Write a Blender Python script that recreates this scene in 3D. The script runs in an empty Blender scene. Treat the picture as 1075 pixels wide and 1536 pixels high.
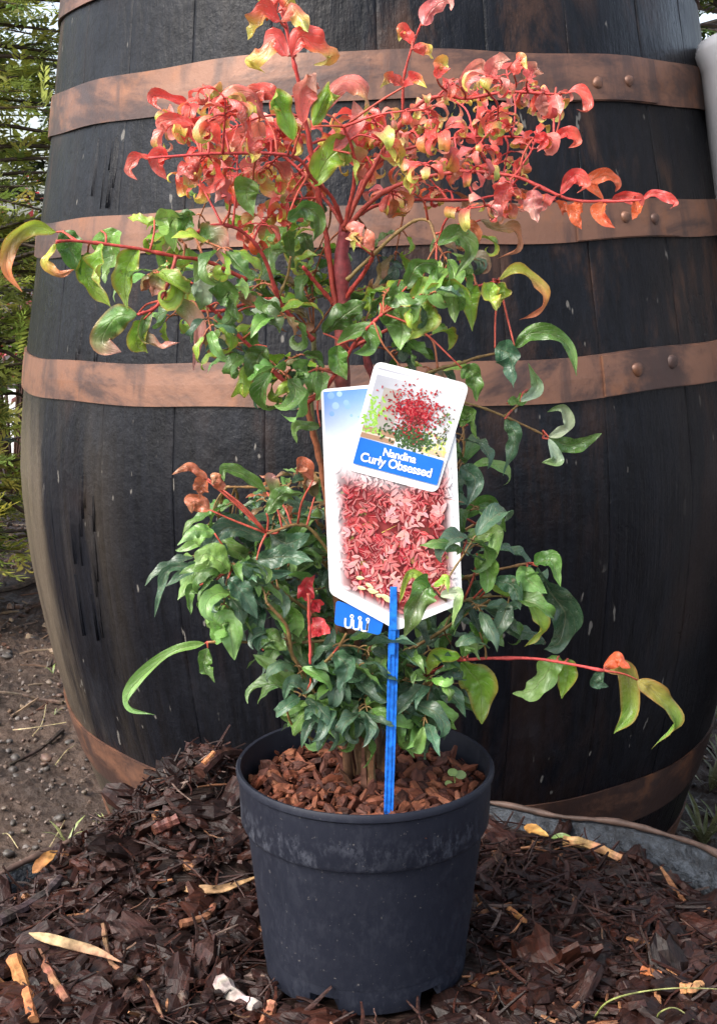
import bpy, math, random
from mathutils import Vector, Matrix, noise, Quaternion
R = math.radians
random.seed(7)
SC = bpy.context.scene
COL = SC.collection

# ------------------------------------------------------------------ camera
F, PITCH, H = 1924.0, 11.4, 0.55          # focal length (px of the 1536 px high photo), tilt, eye height
cam = bpy.data.cameras.new('camera'); cam_o = bpy.data.objects.new('camera', cam); COL.objects.link(cam_o)
cam.sensor_fit = 'VERTICAL'; cam.sensor_height = 24.0; cam.lens = 24.0 * F / 1536.0
cam.clip_start = 0.02; cam.clip_end = 400
cam_o.location = (0, 0, H); cam_o.rotation_euler = (R(90 - PITCH), 0, 0)
SC.camera = cam_o
# ------------------------------------------------------------------ light
SUN = Vector((-0.68, -0.48, 0.85)).normalized()
w = bpy.data.worlds.new('World'); SC.world = w; w.use_nodes = True
nt = w.node_tree; nt.nodes.clear()
sky = nt.nodes.new('ShaderNodeTexSky'); sky.sky_type = 'NISHITA'; sky.sun_disc = False
sky.sun_elevation = math.asin(SUN.z); sky.sun_rotation = math.atan2(SUN.x, SUN.y)
sky.air_density = 1.0; sky.dust_density = 4.0; sky.ozone_density = 1.0
hsv = nt.nodes.new('ShaderNodeHueSaturation'); hsv.inputs['Saturation'].default_value = 0.60
bg = nt.nodes.new('ShaderNodeBackground'); bg.inputs['Strength'].default_value = 0.15
wo = nt.nodes.new('ShaderNodeOutputWorld')
nt.links.new(sky.outputs[0], hsv.inputs['Color']); nt.links.new(hsv.outputs[0], bg.inputs['Color']); nt.links.new(bg.outputs[0], wo.inputs[0])
sun = bpy.data.lights.new('sun', 'SUN'); sun.energy = 1.3; sun.angle = R(40); sun.color = (1.0, 0.95, 0.88)
sun_o = bpy.data.objects.new('sun', sun); COL.objects.link(sun_o)
sun_o.rotation_euler = SUN.to_track_quat('Z', 'Y').to_euler()
vs = SC.view_settings; vs.view_transform = 'Standard'; vs.look = 'None'; vs.exposure = 1.48; vs.gamma = 1.0; vs.use_curve_mapping = False

# ------------------------------------------------------------------ helpers
cp, sp = math.cos(R(PITCH)), math.sin(R(PITCH))
def P(px, py, y):
    "the point on the plane Y=y seen at photo pixel (px, py)"
    t = (768 - py) / F
    h = y * (t * cp - sp) / (cp + t * sp)
    D = y * cp - h * sp
    return Vector(((px - 537.5) * D / F, y, H + h))
def proj(v):
    h = v[2] - H; D = v[1] * cp - h * sp
    return 537.5 + F * v[0] / D, 768 - F * (v[1] * sp + h * cp) / D
def mm(px, y): return px * (y * cp + 0.02) / F

def link(o, parent=None):
    COL.objects.link(o)
    if parent is not None: o.parent = parent
    return o
def mesh(name, v, f, mat, parent=None, smooth=False, cols=None, luv=None):
    me = bpy.data.meshes.new(name); me.from_pydata([tuple(a) for a in v], [], f)
    if mat: me.materials.append(mat)
    if smooth: me.polygons.foreach_set('use_smooth', [True] * len(me.polygons))
    if cols is not None:
        at = me.color_attributes.new('Col', 'FLOAT_COLOR', 'POINT')
        at.data.foreach_set('color', [c for q in cols for c in (q[0], q[1], q[2], 1.0)])
    if luv is not None:
        at = me.attributes.new('luv', 'FLOAT_VECTOR', 'POINT'); at.data.foreach_set('vector', [c for q in luv for c in q])
    me.update()
    return link(bpy.data.objects.new(name, me), parent)
def empty(name, loc):
    o = bpy.data.objects.new(name, None); o.location = loc; o.empty_display_size = 0.05
    return link(o)
def tag(o, label=None, cat=None, group=None, kind=None):
    if label: o['label'] = label
    if cat: o['category'] = cat
    if group: o['group'] = group
    if kind: o['kind'] = kind
    return o
class MB:
    def __init__(s): s.v, s.f, s.c = [], [], []
    def add(s, v, f, c=None):
        n = len(s.v); s.v += [Vector(a) for a in v]; s.f += [tuple(i + n for i in q) for q in f]
        if c is not None: s.c += (c if isinstance(c, list) else [c] * len(v))
    def tube(s, pts, rad, seg=6, c=None, cap=True):
        n = len(pts); rings = []; up = None
        for i in range(n):
            t = (pts[min(i + 1, n - 1)] - pts[max(i - 1, 0)])
            t = t.normalized() if t.length > 1e-9 else Vector((0, 0, 1))
            if up is None: up = t.orthogonal().normalized()
            up = (up - t * up.dot(t)); up = up.normalized() if up.length > 1e-6 else t.orthogonal().normalized()
            b = t.cross(up); r = rad(i / (n - 1)) if callable(rad) else rad
            rings.append([pts[i] + (up * math.cos(a) + b * math.sin(a)) * r for a in [2 * math.pi * k / seg for k in range(seg)]])
        v = [p for q in rings for p in q]; f = []
        for i in range(n - 1):
            for k in range(seg):
                k2 = (k + 1) % seg
                f.append((i * seg + k, i * seg + k2, (i + 1) * seg + k2, (i + 1) * seg + k))
        if cap: f += [tuple(range(seg - 1, -1, -1)), tuple((n - 1) * seg + k for k in range(seg))]
        cc = None
        if c is not None:
            cc = []
            for i in range(n):
                q = c(i / (n - 1)) if callable(c) else c
                cc += [q] * seg
        s.add(v, f, cc)
    def build(s, name, mat, parent=None, smooth=False):
        return mesh(name, s.v, s.f, mat, parent, smooth, s.c if s.c else None)
def crom(pts, n):
    "catmull-rom through pts, n samples"
    P_ = [pts[0] * 2 - pts[1]] + list(pts) + [pts[-1] * 2 - pts[-2]]
    out = []; m = len(pts) - 1
    for i in range(n):
        u = i / (n - 1) * m; k = min(int(u), m - 1); t = u - k
        a, b, c, d = P_[k:k + 4]
        out.append(0.5 * ((2 * b) + (c - a) * t + (2 * a - 5 * b + 4 * c - d) * t * t + (3 * b - a - 3 * c + d) * t ** 3))
    return out
def lerp(a, b, t): return tuple(x + (y - x) * t for x, y in zip(a, b))
def sm(a, b, x):
    t = max(0.0, min(1.0, (x - a) / (b - a))); return t * t * (3 - 2 * t)
def jit(c, k=0.15):
    s = 1 + random.uniform(-k, k); return tuple(max(0.0, q * s * (1 + random.uniform(-k, k) * .5)) for q in c)

# ------------------------------------------------------------------ materials
class NT:
    def __init__(s, name):
        s.m = bpy.data.materials.new(name); s.m.use_nodes = True; s.t = s.m.node_tree
        s.b = s.t.nodes['Principled BSDF']; s.o = s.t.nodes['Material Output']
        s.tc = s.t.nodes.new('ShaderNodeTexCoord')
    def n(s, ty, **kw):
        x = s.t.nodes.new(ty)
        for k, v in kw.items(): setattr(x, k, v)
        return x
    def l(s, a, b): s.t.links.new(a, b)
    def coord(s, scale=(1, 1, 1), which='Object', loc=(0, 0, 0)):
        mp = s.n('ShaderNodeMapping'); mp.inputs['Scale'].default_value = scale; mp.inputs['Location'].default_value = loc
        s.l(s.tc.outputs[which], mp.inputs['Vector']); return mp.outputs[0]
    def noise(s, co, scale=5, detail=4, rough=0.55, dist=0.0):
        x = s.n('ShaderNodeTexNoise'); x.inputs['Scale'].default_value = scale; x.inputs['Detail'].default_value = detail
        x.inputs['Roughness'].default_value = rough; x.inputs['Distortion'].default_value = dist
        s.l(co, x.inputs['Vector']); return x.outputs['Fac']
    def voro(s, co, scale=5, feature='F1', out='Distance'):
        x = s.n('ShaderNodeTexVoronoi'); x.feature = feature; x.inputs['Scale'].default_value = scale
        s.l(co, x.inputs['Vector']); return x.outputs[out]
    def rng(s, val, a, b, lo=0.0, hi=1.0):
        x = s.n('ShaderNodeMapRange'); x.interpolation_type = 'SMOOTHSTEP'
        for i, q in zip((1, 2, 3, 4), (a, b, lo, hi)): x.inputs[i].default_value = q
        s.l(val, x.inputs[0]); return x.outputs[0]
    def mix(s, fac, a, b, mode='MIX'):
        x = s.n('ShaderNodeMix'); x.data_type = 'RGBA'; x.blend_type = mode
        for sock, q in ((x.inputs[0], fac), (x.inputs[6], a), (x.inputs[7], b)):
            if isinstance(q, (int, float)): sock.default_value = q
            elif isinstance(q, tuple): sock.default_value = (*q, 1.0)
            else: s.l(q, sock)
        return x.outputs[2]
    def math(s, op, a, b=0.0):
        x = s.n('ShaderNodeMath'); x.operation = op
        for sock, q in ((x.inputs[0], a), (x.inputs[1], b)):
            if isinstance(q, (int, float)): sock.default_value = q
            else: s.l(q, sock)
        return x.outputs[0]
    def bump(s, val, strength=0.3, dist=0.01, prev=None):
        x = s.n('ShaderNodeBump'); x.inputs['Strength'].default_value = strength; x.inputs['Distance'].default_value = dist
        s.l(val, x.inputs['Height'])
        if prev is not None: s.l(prev, x.inputs['Normal'])
        return x.outputs[0]
    def fin(s, col=None, rough=None, nrm=None, spec=None, metal=None):
        for key, q in (('Base Color', col), ('Roughness', rough), ('Normal', nrm), ('Specular IOR Level', spec), ('Metallic', metal)):
            if q is None: continue
            if isinstance(q, (int, float)): s.b.inputs[key].default_value = q
            elif isinstance(q, tuple): s.b.inputs[key].default_value = (*q, 1.0)
            else: s.l(q, s.b.inputs[key])
        return s.m
def plain(name, col, rough=0.6, spec=0.5, var=0.2, scale=40, bump=0.2, metal=0.0):
    q = NT(name); co = q.coord(); a = q.noise(co, scale, 5)
    c = q.mix(q.rng(a, .3, .7), tuple(x * (1 - var) for x in col), tuple(min(1, x * (1 + var)) for x in col))
    return q.fin(c, rough, q.bump(a, bump, 0.002), spec, metal)
def vcol(name, rough=0.5, spec=0.4, scale=120, var=0.25, bump=0.3, transl=0.0, specks=0.0, stretch=(1, 1, 1)):
    q = NT(name); at = q.n('ShaderNodeAttribute'); at.attribute_name = 'Col'
    co = q.coord(stretch); a = q.noise(co, scale, 5, .6)
    c = q.mix(1.0, at.outputs['Color'], q.mix(q.rng(a, .25, .75), (1 - var,) * 3, (1 + var,) * 3), 'MULTIPLY')
    if specks:
        s1 = q.rng(q.noise(co, 900, 2), .66, .72, 0, specks); s2 = q.rng(q.noise(co, 60, 2), .45, .65)
        c = q.mix(q.math('MULTIPLY', s1, s2), c, (.6, .64, .6))
    m = q.fin(c, rough, q.bump(a, bump, 0.0012), spec)
    if transl:
        tr = q.n('ShaderNodeBsdfTranslucent'); q.l(c, tr.inputs['Color'])
        mx = q.n('ShaderNodeMixShader'); mx.inputs[0].default_value = transl
        q.l(q.b.outputs[0], mx.inputs[1]); q.l(tr.outputs[0], mx.inputs[2]); q.l(mx.outputs[0], q.o.inputs['Surface'])
    return m

def mat_leaf():
    q = NT('glossy_curled_leaf'); at = q.n('ShaderNodeAttribute'); at.attribute_name = 'Col'; lu = q.n('ShaderNodeAttribute'); lu.attribute_name = 'luv'
    sep = q.n('ShaderNodeSeparateXYZ'); q.l(lu.outputs['Vector'], sep.inputs[0]); au = q.math('ABSOLUTE', sep.outputs[0]); co = q.coord()
    a = q.noise(co, 220, 5, .6); b = q.noise(co, 45, 3, .5)
    ph = q.math('SUBTRACT', q.math('MULTIPLY', sep.outputs[1], 8.0), q.math('MULTIPLY', au, 2.2))
    ph = q.math('ADD', ph, q.math('MULTIPLY', b, .9))
    lat = q.rng(q.math('ABSOLUTE', q.math('SUBTRACT', q.math('FRACT', ph), .5)), .0, .10, 1, 0)
    midv = q.rng(au, .0, .09, 1, 0); vein = q.math('MAXIMUM', q.math('MULTIPLY', lat, .45), midv)
    c = q.mix(1.0, at.outputs['Color'], q.mix(q.rng(b, .25, .75), (.70, .74, .72), (1.22, 1.18, 1.15)), 'MULTIPLY')
    c = q.mix(q.rng(a, .5, .8, 0, .25), c, (.30, .30, .14))
    c = q.mix(q.math('MULTIPLY', vein, .35), c, q.mix(.5, c, (.55, .50, .30)))
    c = q.mix(q.rng(q.noise(co, 130, 3, .6), .66, .74, 0, .55), c, (.16, .085, .04))
    s1 = q.rng(q.noise(co, 900, 2), .64, .70, 0, .6); s2 = q.rng(q.noise(co, 70, 2), .48, .62)
    c = q.mix(q.math('MULTIPLY', s1, s2), c, (.62, .66, .62))
    hgt = q.math('SUBTRACT', q.math('MULTIPLY', a, .5), q.math('MULTIPLY', vein, .6))
    m = q.fin(c, q.rng(a, .3, .7, .20, .42), q.bump(hgt, .7, .0011), .65)
    tr = q.n('ShaderNodeBsdfTranslucent'); q.l(c, tr.inputs['Color']); mx = q.n('ShaderNodeMixShader'); mx.inputs[0].default_value = .32
    q.l(q.b.outputs[0], mx.inputs[1]); q.l(tr.outputs[0], mx.inputs[2]); q.l(mx.outputs[0], q.o.inputs['Surface']); return m
def mat_barrel_wood():
    q = NT('charred_wood'); co = q.coord()
    info = q.n('ShaderNodeObjectInfo'); rnd = info.outputs['Random']
    off = q.n('ShaderNodeCombineXYZ'); q.l(q.math('MULTIPLY', rnd, .35), off.inputs[2])
    add = q.n('ShaderNodeVectorMath'); q.l(co, add.inputs[0]); q.l(off.outputs[0], add.inputs[1])
    mp = q.n('ShaderNodeMapping'); mp.inputs['Scale'].default_value = (14, 14, 1.1); q.l(add.outputs[0], mp.inputs[0]); st = mp.outputs[0]
    mp2 = q.n('ShaderNodeMapping'); mp2.inputs['Scale'].default_value = (110, 110, 3.5); q.l(add.outputs[0], mp2.inputs[0]); gr = mp2.outputs[0]
    big = q.noise(co, 3.0, 4, .6); streak = q.noise(st, 1.0, 6, .62, .6); grain = q.noise(gr, 1.0, 6, .65)
    fine = q.noise(co, 60, 6, .65)
    c = q.mix(q.rng(grain, .3, .7), (.0022, .0026, .0041), (.0062, .0072, .0108))
    c = q.mix(q.math('MULTIPLY', q.rng(streak, .50, .72), .35), c, (.017, .0125, .0105))           # rusty run-off streaks
    sep = q.n('ShaderNodeSeparateXYZ'); q.l(co, sep.inputs[0])
    rust = q.math('MULTIPLY', q.rng(q.noise(q.coord((13, 13, 3.2)), 1.0, 7, .7, .5), .47, .62), q.rng(q.noise(q.coord(loc=(2.3, 1.1, .4)), 3.4, 3), .43, .57))
    rust = q.math('MULTIPLY', rust, q.rng(sep.outputs[2], .50, .80, .22, 1))
    c = q.mix(q.math('MULTIPLY', rust, .85), c, (.052, .027, .018))
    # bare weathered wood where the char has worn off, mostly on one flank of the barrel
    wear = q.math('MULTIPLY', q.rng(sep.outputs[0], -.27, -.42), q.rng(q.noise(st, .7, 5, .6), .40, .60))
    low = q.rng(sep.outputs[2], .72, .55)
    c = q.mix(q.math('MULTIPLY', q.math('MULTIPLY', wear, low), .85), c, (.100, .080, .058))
    # dusty drips
    mp3 = q.n('ShaderNodeMapping'); mp3.inputs['Scale'].default_value = (85, 85, 26); q.l(add.outputs[0], mp3.inputs[0])
    drip = q.math('MULTIPLY', q.rng(q.noise(mp3.outputs[0], 1.0, 2), .705, .735), q.rng(big, .40, .5))
    c = q.mix(q.math('MULTIPLY', drip, .8), c, (.15, .14, .125))
    dust_sheen = q.rng(q.noise(co, 6, 5, .7), .52, .75, 0, .3)
    c = q.mix(dust_sheen, c, (.031, .034, .042))  # dust patches, colour lifted towards blue to imitate sky sheen on the staves
    bmp = q.bump(fine, .45, .004, q.bump(grain, .40, .005))
    rg = q.rng(q.noise(co, 9, 5, .6), .3, .7, .27, .44)
    return q.fin(c, rg, bmp, .17)
def mat_hoop():
    q = NT('rusted_hoop_steel'); co = q.coord(); st = q.coord((5, 5, 4)); fine = q.noise(co, 150, 5, .7)
    big = q.noise(co, 7, 5, .62, .8)
    c = q.mix(q.rng(q.noise(q.coord((3.5, 3.5, 9)), 1, 6, .7, .4), .42, .56), (.055, .030, .025), (.180, .086, .053))
    c = q.mix(q.rng(q.noise(co, 22, 4, .6), .55, .75, 0, .6), c, (.25, .10, .043))
    c = q.mix(q.rng(q.noise(q.coord((30, 30, 5)), 1, 5), .50, .66, 0, .7), c, (.050, .031, .028))
    c = q.mix(q.rng(fine, .62, .72, 0, .7), c, (.07, .035, .028))
    return q.fin(c, q.rng(big, .35, .65, .40, .58), q.bump(fine, .25, .002), .5, .25)
def mat_pot():
    q = NT('black_pot_plastic'); co = q.coord(); sep = q.n('ShaderNodeSeparateXYZ'); q.l(co, sep.inputs[0])
    n1 = q.noise(q.coord((160, 160, 90)), 1, 8, .8, .2); n2 = q.noise(co, 300, 4, .7); n3 = q.noise(co, 14, 4)
    c = q.mix(q.rng(n3, .3, .7), (.0100, .0118, .0195), (.0130, .0150, .0240))
    band = q.math('MULTIPLY', q.rng(sep.outputs[2], .117, .124), q.rng(sep.outputs[2], .150, .134))
    low = q.rng(sep.outputs[2], .05, .0, 0, .35)
    scuff = q.math('MULTIPLY', q.math('MAXIMUM', q.math('MAXIMUM', band, low), .14), q.math('MULTIPLY', q.rng(n1, .45, .62), q.rng(q.noise(co, 22, 3), .38, .6, .25, 1)))
    c = q.mix(q.math('MULTIPLY', scuff, .5), c, (.10, .108, .135))
    c = q.mix(q.rng(n2, .655, .70, 0, .6), c, (.17, .16, .15))
    return q.fin(c, q.rng(n1, .3, .7, .45, .62), q.bump(n2, .08, .001), .20)
def mat_liner():
    q = NT('charred_planter_inside'); co = q.coord(); n0 = q.n('ShaderNodeTexNoise'); n0.inputs['Scale'].default_value = 25; n0.inputs['Detail'].default_value = 4; q.l(co, n0.inputs['Vector']); wv = q.n('ShaderNodeVectorMath'); wv.operation = 'MULTIPLY_ADD'; q.l(n0.outputs['Color'], wv.inputs[0]); wv.inputs[1].default_value = (.05, .05, .05); q.l(co, wv.inputs[2]); v = q.voro(wv.outputs[0], 85, 'DISTANCE_TO_EDGE'); n1 = q.noise(co, 70, 6, .75)
    c = q.mix(q.rng(n1, .35, .7), (.014, .017, .022), (.075, .090, .110))
    c = q.mix(q.rng(v, .0, .05, .6, 0), c, (.012, .012, .013))
    return q.fin(c, q.rng(n1, .3, .7, .30, .55), q.bump(n1, .8, .008, q.bump(v, .7, .006)), .6)
def mat_soil():
    q = NT('damp_soil'); co = q.coord(); n1 = q.noise(co, 7, 6, .65); n2 = q.noise(co, 90, 6, .7); v = q.voro(co, 75)
    c = q.mix(q.rng(n1, .3, .7), (.030, .018, .0125), (.070, .043, .030))
    c = q.mix(q.rng(n2, .5, .75, 0, .6), c, (.10, .068, .050))
    c = q.mix(q.rng(v, .0, .35, .45, 0), c, (.03, .02, .015))
    return q.fin(c, q.rng(n2, .3, .7, .45, .8), q.bump(n2, .7, .01, q.bump(v, .5, .008)), .4)
M = {
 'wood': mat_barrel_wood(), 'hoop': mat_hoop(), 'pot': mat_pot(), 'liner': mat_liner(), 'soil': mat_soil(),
 'rim': plain('weathered_rim_wood', (.085, .052, .040), .6, .4, .4, 60, .5),
 'outer': plain('planter_outer_wood', (.045, .032, .025), .7, .4, .4, 30, .5),
 'leaf': mat_leaf(),
 'twig': vcol('red_leaf_stalk', .55, .35, 260, .35, .5),
 'mulch': vcol('wet_bark_mulch', .44, .24, 1, .65, 1.0, stretch=(70, 330, 330)),
 'bark': vcol('red_pine_bark', .62, .2, 1, .5, .9, stretch=(90, 260, 260)),
 'pebble': vcol('damp_pebble', .5, .4, 90, .3, .3),
 'straw': vcol('dry_leaf_straw', .65, .2, 110, .6, .6),
 'conifer': vcol('conifer_scale_leaf', .55, .3, 60, .3, .2, .35),
 'card': plain('white_label_card', (.84, .84, .85), .4, .2, .01, 50, .0),
 'print': vcol('printed_label_ink', .45, .12, 200, .03, .0),
 'blue': plain('blue_label_plastic', (.012, .150, .62), .32, .5, .06, 60, .03),
 'white': plain('white_print', (.85, .86, .88), .35, .5, .01, 50, .0),
 'tank': plain('pale_grey_glaze', (.34, .35, .385), .18, .6, .10, 12, .05),
 'wire': plain('dark_fence_wire', (.05, .055, .05), .5, .5, .2, 50, .1),
 'bough': plain('dead_brown_twig', (.07, .045, .033), .8, .3, .3, 60, .4),
 'path': plain('pale_gravel_path', (.50, .49, .47), .85, .3, .2, 30, .4),
}
exec_order = []
# ------------------------------------------------------------------ ground
GZ = -0.25
def ground_h(x, y):
    n = noise.fractal(Vector((x * 7, y * 7, 0)), 1.0, 2.0, 4) * .010 + noise.fractal(Vector((x * 40, y * 40, 3)), 0.8, 2.0, 3) * .008
    n += abs(noise.noise(Vector((x * 75, y * 75, 9)))) * .010
    return GZ + n * sm(14, 5, math.hypot(x, y))
def axis(segs):
    out = []
    for a, b, n in segs: out += [a + (b - a) * i / n for i in range(n)]
    return out + [segs[-1][1]]
xs = axis([(-90, -6, 10), (-6, -1.3, 26), (-1.3, -.25, 150), (-.25, .32, 14), (.32, .75, 62), (.75, 6, 30), (6, 90, 10)])
ys = axis([(-60, -2, 8), (-2, .8, 14), (.8, 2.9, 260), (2.9, 7, 60), (7, 120, 14)])
gv = [(x, y, ground_h(x, y)) for y in ys for x in xs]; nx = len(xs)
gf = [(j * nx + i, j * nx + i + 1, (j + 1) * nx + i + 1, (j + 1) * nx + i) for j in range(len(ys) - 1) for i in range(nx - 1)]
tag(mesh('ground', gv, gf, M['soil'], None, True), kind='structure')
pv = []; pf = []
for i in range(41):
    x = -20 + i; pv += [(x, 4.9 + .12 * math.sin(x * 1.7), GZ + .03), (x, 7.6 + .2 * math.sin(x), GZ + .03)]
    if i: pf.append((2 * i - 2, 2 * i, 2 * i + 1, 2 * i - 1))
tag(mesh('path', pv, pf, M['path']), kind='structure')

# ------------------------------------------------------------------ big barrel
PROF = [(-.255, .372), (-.218, .386), (-.177, .399), (-.125, .415), (-.027, .441), (.06, .460), (.159, .475), (.24, .481), (.288, .482), (.34, .478), (.402, .468),
        (.441, .462), (.56, .440), (.598, .434), (.697, .413), (.744, .406), (.829, .393), (.88, .383), (.93, .372)]
def RAD(z):
    if z <= PROF[0][0]: return PROF[0][1]
    for (a, ra), (b, rb) in zip(PROF, PROF[1:]):
        if z <= b: return ra + (rb - ra) * (z - a) / (b - a)
    return PROF[-1][1]
def RADS(z): return (RAD(z - .04) + RAD(z) * 2 + RAD(z + .04)) / 4
BX, BY = 0.054, 1.72
barrel = empty('oak_barrel', (BX, BY, GZ)); barrel.rotation_euler = (0, R(-1.6), 0)
tag(barrel, 'huge charred black wooden barrel with rusty steel hoops behind the potted plant', 'barrel')
BM = Matrix.Translation((BX, BY, GZ)) @ Matrix.Rotation(R(-1.6), 4, 'Y')
def blocal(a, z, r): return Vector((r * math.sin(a), -r * math.cos(a), z - GZ))     # a = 0 faces the camera
NS = 26; rs = random.Random(3)
edges = [2 * math.pi * (i + rs.uniform(-.16, .16)) / NS for i in range(NS)]
staves = []
for i in range(NS):
    a0, a1 = edges[i] + .00008, (edges[(i + 1) % NS] + (2 * math.pi if i == NS - 1 else 0)) - .00008
    dr = rs.uniform(-.0004, .0004); v = []; f = []; NZ = 30
    cross = [(0, -.0005), (.004, -.0001), (.04, .0), (.3, .0003), (.5, .0004), (.7, .0003), (.96, .0), (.996, -.0001), (1, -.0005)]
    for k in range(NZ + 1):
        z = GZ - .005 + (.935 - GZ) * k / NZ
        for t, d in cross:
            a = a0 + (a1 - a0) * t
            v.append(blocal(a, z, RADS(z) + dr + d + .0009 * noise.noise(Vector((a * 9, z * 14, i)))))
        v.append(blocal(a1, z, RADS(z) - .028)); v.append(blocal(a0, z, RADS(z) - .028))
    m = len(cross) + 2
    for k in range(NZ):
        for j in range(m):
            j2 = (j + 1) % m; f.append((k * m + j, k * m + j2, (k + 1) * m + j2, (k + 1) * m + j))
    f += [tuple(range(m - 1, -1, -1)), tuple(NZ * m + j for j in range(m))]
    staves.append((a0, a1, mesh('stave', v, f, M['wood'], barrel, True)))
v = [Vector((.35 * math.sin(a), -.35 * math.cos(a), .88 - GZ)) for a in [2 * math.pi * k / 48 for k in range(48)]]
v2 = [q - Vector((0, 0, .025)) for q in v]
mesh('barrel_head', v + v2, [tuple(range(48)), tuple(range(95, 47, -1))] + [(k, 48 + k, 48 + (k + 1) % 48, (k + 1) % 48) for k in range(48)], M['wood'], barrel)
def angle_at(px, z, r):
    best = (1e9, 0)
    for k in range(-900, 901):
        a = k / 900 * 1.45; q = BM @ blocal(a, z, r); e = abs(proj(q)[0] - px)
        if e < best[0]: best = (e, a)
    return best[1]
def hoop_z(z, a, tilt): return z + tilt * math.sin(a) * .45
def hoop(z0, z1, tilt=0.0, off=.0035, a_rng=None, name='hoop', parent=None, th=.0028):
    v = []; f = []; n = 160 if a_rng is None else 26
    aa = [2 * math.pi * k / n for k in range(n)] if a_rng is None else [a_rng[0] + (a_rng[1] - a_rng[0]) * k / (n - 1) for k in range(n)]
    for a in aa:
        wob = .0018 * math.sin(a * 5 + z0 * 40) + .0012 * math.sin(a * 13)
        for (z, o) in ((z0, off), (z0 * .5 + z1 * .5, off + .0006), (z1, off), (z1, off - th), (z0, off - th)):
            zz = hoop_z(z, a, tilt) + wob
            rr = RADS(hoop_z(z, a, 0)) if abs(tilt) < .01 else RADS(zz)
            v.append(blocal(a, zz, rr + o))
    for k in range(n if a_rng is None else n - 1):
        k2 = (k + 1) % n
        for j in range(5):
            j2 = (j + 1) % 5; f.append((k * 5 + j, k2 * 5 + j, k2 * 5 + j2, k * 5 + j2))
    if a_rng is not None: f += [(0, 1, 2, 3, 4), tuple((n - 1) * 5 + j for j in (4, 3, 2, 1, 0))]
    return mesh(name, v, f, M['hoop'], parent or barrel, False)
def rivet(hp, px, py, r0=.006):
    # solve for the angle and height at which this rivet sits on its hoop
    a, z = 0.0, .5
    best = (1e9, 0, 0)
    for zz in [.2 + .002 * k for k in range(330)]:
        if abs(zz - hp[2]) > .08: continue
        aa = angle_cache(px, zz)
        q = BM @ blocal(aa, zz, RADS(zz) + .006); e = abs(proj(q)[1] - py)
        if e < best[0]: best = (e, aa, zz)
    _, a, z = best
    nrm = Vector((math.sin(a), -math.cos(a), 0)); up = Vector((0, 0, 1)); sd = up.cross(nrm)
    c = blocal(a, z, RADS(z) + .0045); v = []; f = []
    prof = [(1.0, 0), (1.02, .35), (.9, .75), (.55, .98)]
    for r_, h_ in prof:
        for k in range(12):
            t = 2 * math.pi * k / 12; j = 1 + .07 * math.sin(3 * t + px)
            v.append(c + (sd * math.cos(t) + up * math.sin(t)) * r0 * r_ * j + nrm * .0058 * h_)
    for i in range(3):
        for k in range(12): f.append((i * 12 + k, i * 12 + (k + 1) % 12, (i + 1) * 12 + (k + 1) % 12, (i + 1) * 12 + k))
    f.append(tuple(36 + k for k in range(12)))
    mesh('rivet', v, f, M['hoop'], hp[0], True)
_ac = {}
def angle_cache(px, z):
    key = (px, round(z, 2))
    if key not in _ac: _ac[key] = angle_at(px, z, RADS(z) + .006)
    return _ac[key]
def bz(py):
    "height on the barrel's flank seen at photo row py"
    lo, hi = -.3, 1.1
    for _ in range(40):
        m_ = (lo + hi) / 2; r = RADS(m_); L2 = BY * BY - r * r
        q = proj(Vector((0, L2 / BY, m_)))[1]
        lo, hi = (m_, hi) if q > py else (lo, m_)
    return (lo + hi) / 2
h1 = hoop(bz(25), .932); h2 = hoop(bz(195), bz(135)); h3 = hoop(bz(370), bz(320)); h4 = hoop(bz(563), bz(510))
h5 = hoop(bz(1115), bz(1055), -.055); h6 = hoop(GZ + .003, bz(1188), -.02)
for h_, za, zb, pa, pb in ((h2, bz(195), bz(135), 780, 976), (h3, bz(370), bz(320), 860, 1012), (h4, bz(563), bz(510), 900, 1060)):
    hoop(za + .0012, zb - .0012, 0, .0064, (angle_at(pa, (za + zb) / 2, RADS((za + zb) / 2)), angle_at(pb, (za + zb) / 2, RADS((za + zb) / 2))), 'lap_end', h_)
for h_, zc, pts in ((h2, .72, ((896, 123), (942, 122))), (h3, .58, ((937, 327), (980, 327))), (h4, .42, ((955, 555), (1007, 543)))):
    for px, py in pts: rivet((h_, 0, zc), px, py, .0062 if zc > .5 else .0078)
# torn splinters of char on two staves
def splinters(px0, px1, zt, zb, n, seed):
    q = random.Random(seed)
    for _ in range(n):
        z1 = q.uniform(zb + .05, zt); z0 = max(zb, z1 - q.uniform(.03, .09)); a = angle_at(q.uniform(px0, px1), (z0 + z1) / 2, RADS((z0 + z1) / 2))
        st = [s for s in staves if s[0] - .01 <= a % (2 * math.pi) <= s[1] + .01]
        wd = q.uniform(.004, .013); lift = q.uniform(.0005, .0028); v = []; f = []
        for k in range(5):
            t = k / 4; z = z1 + (z0 - z1) * t; ww = wd * (1 - .85 * t ** 2) * (.6 + .4 * q.random()); r = RADS(z)
            v += [blocal(a - ww / r / 2, z, r + lift * t * .5), blocal(a, z, r + .0012 + lift * t), blocal(a + ww / r / 2, z, r + lift * t * .6), blocal(a, z, r - .003)]
        for k in range(4):
            for j in range(4): f.append((k * 4 + j, k * 4 + (j + 1) % 4, k * 4 + 4 + (j + 1) % 4, k * 4 + 4 + j))
        f += [(3, 2, 1, 0), (16, 17, 18, 19)]
        mesh('splinter', v, f, M['wood'], st[0][2] if st else barrel)
splinters(108, 150, bz(640), bz(880), 13, 5)
splinters(140, 175, bz(210), bz(310), 7, 6)
splinters(112, 150, bz(455), bz(518), 5, 8)
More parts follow.
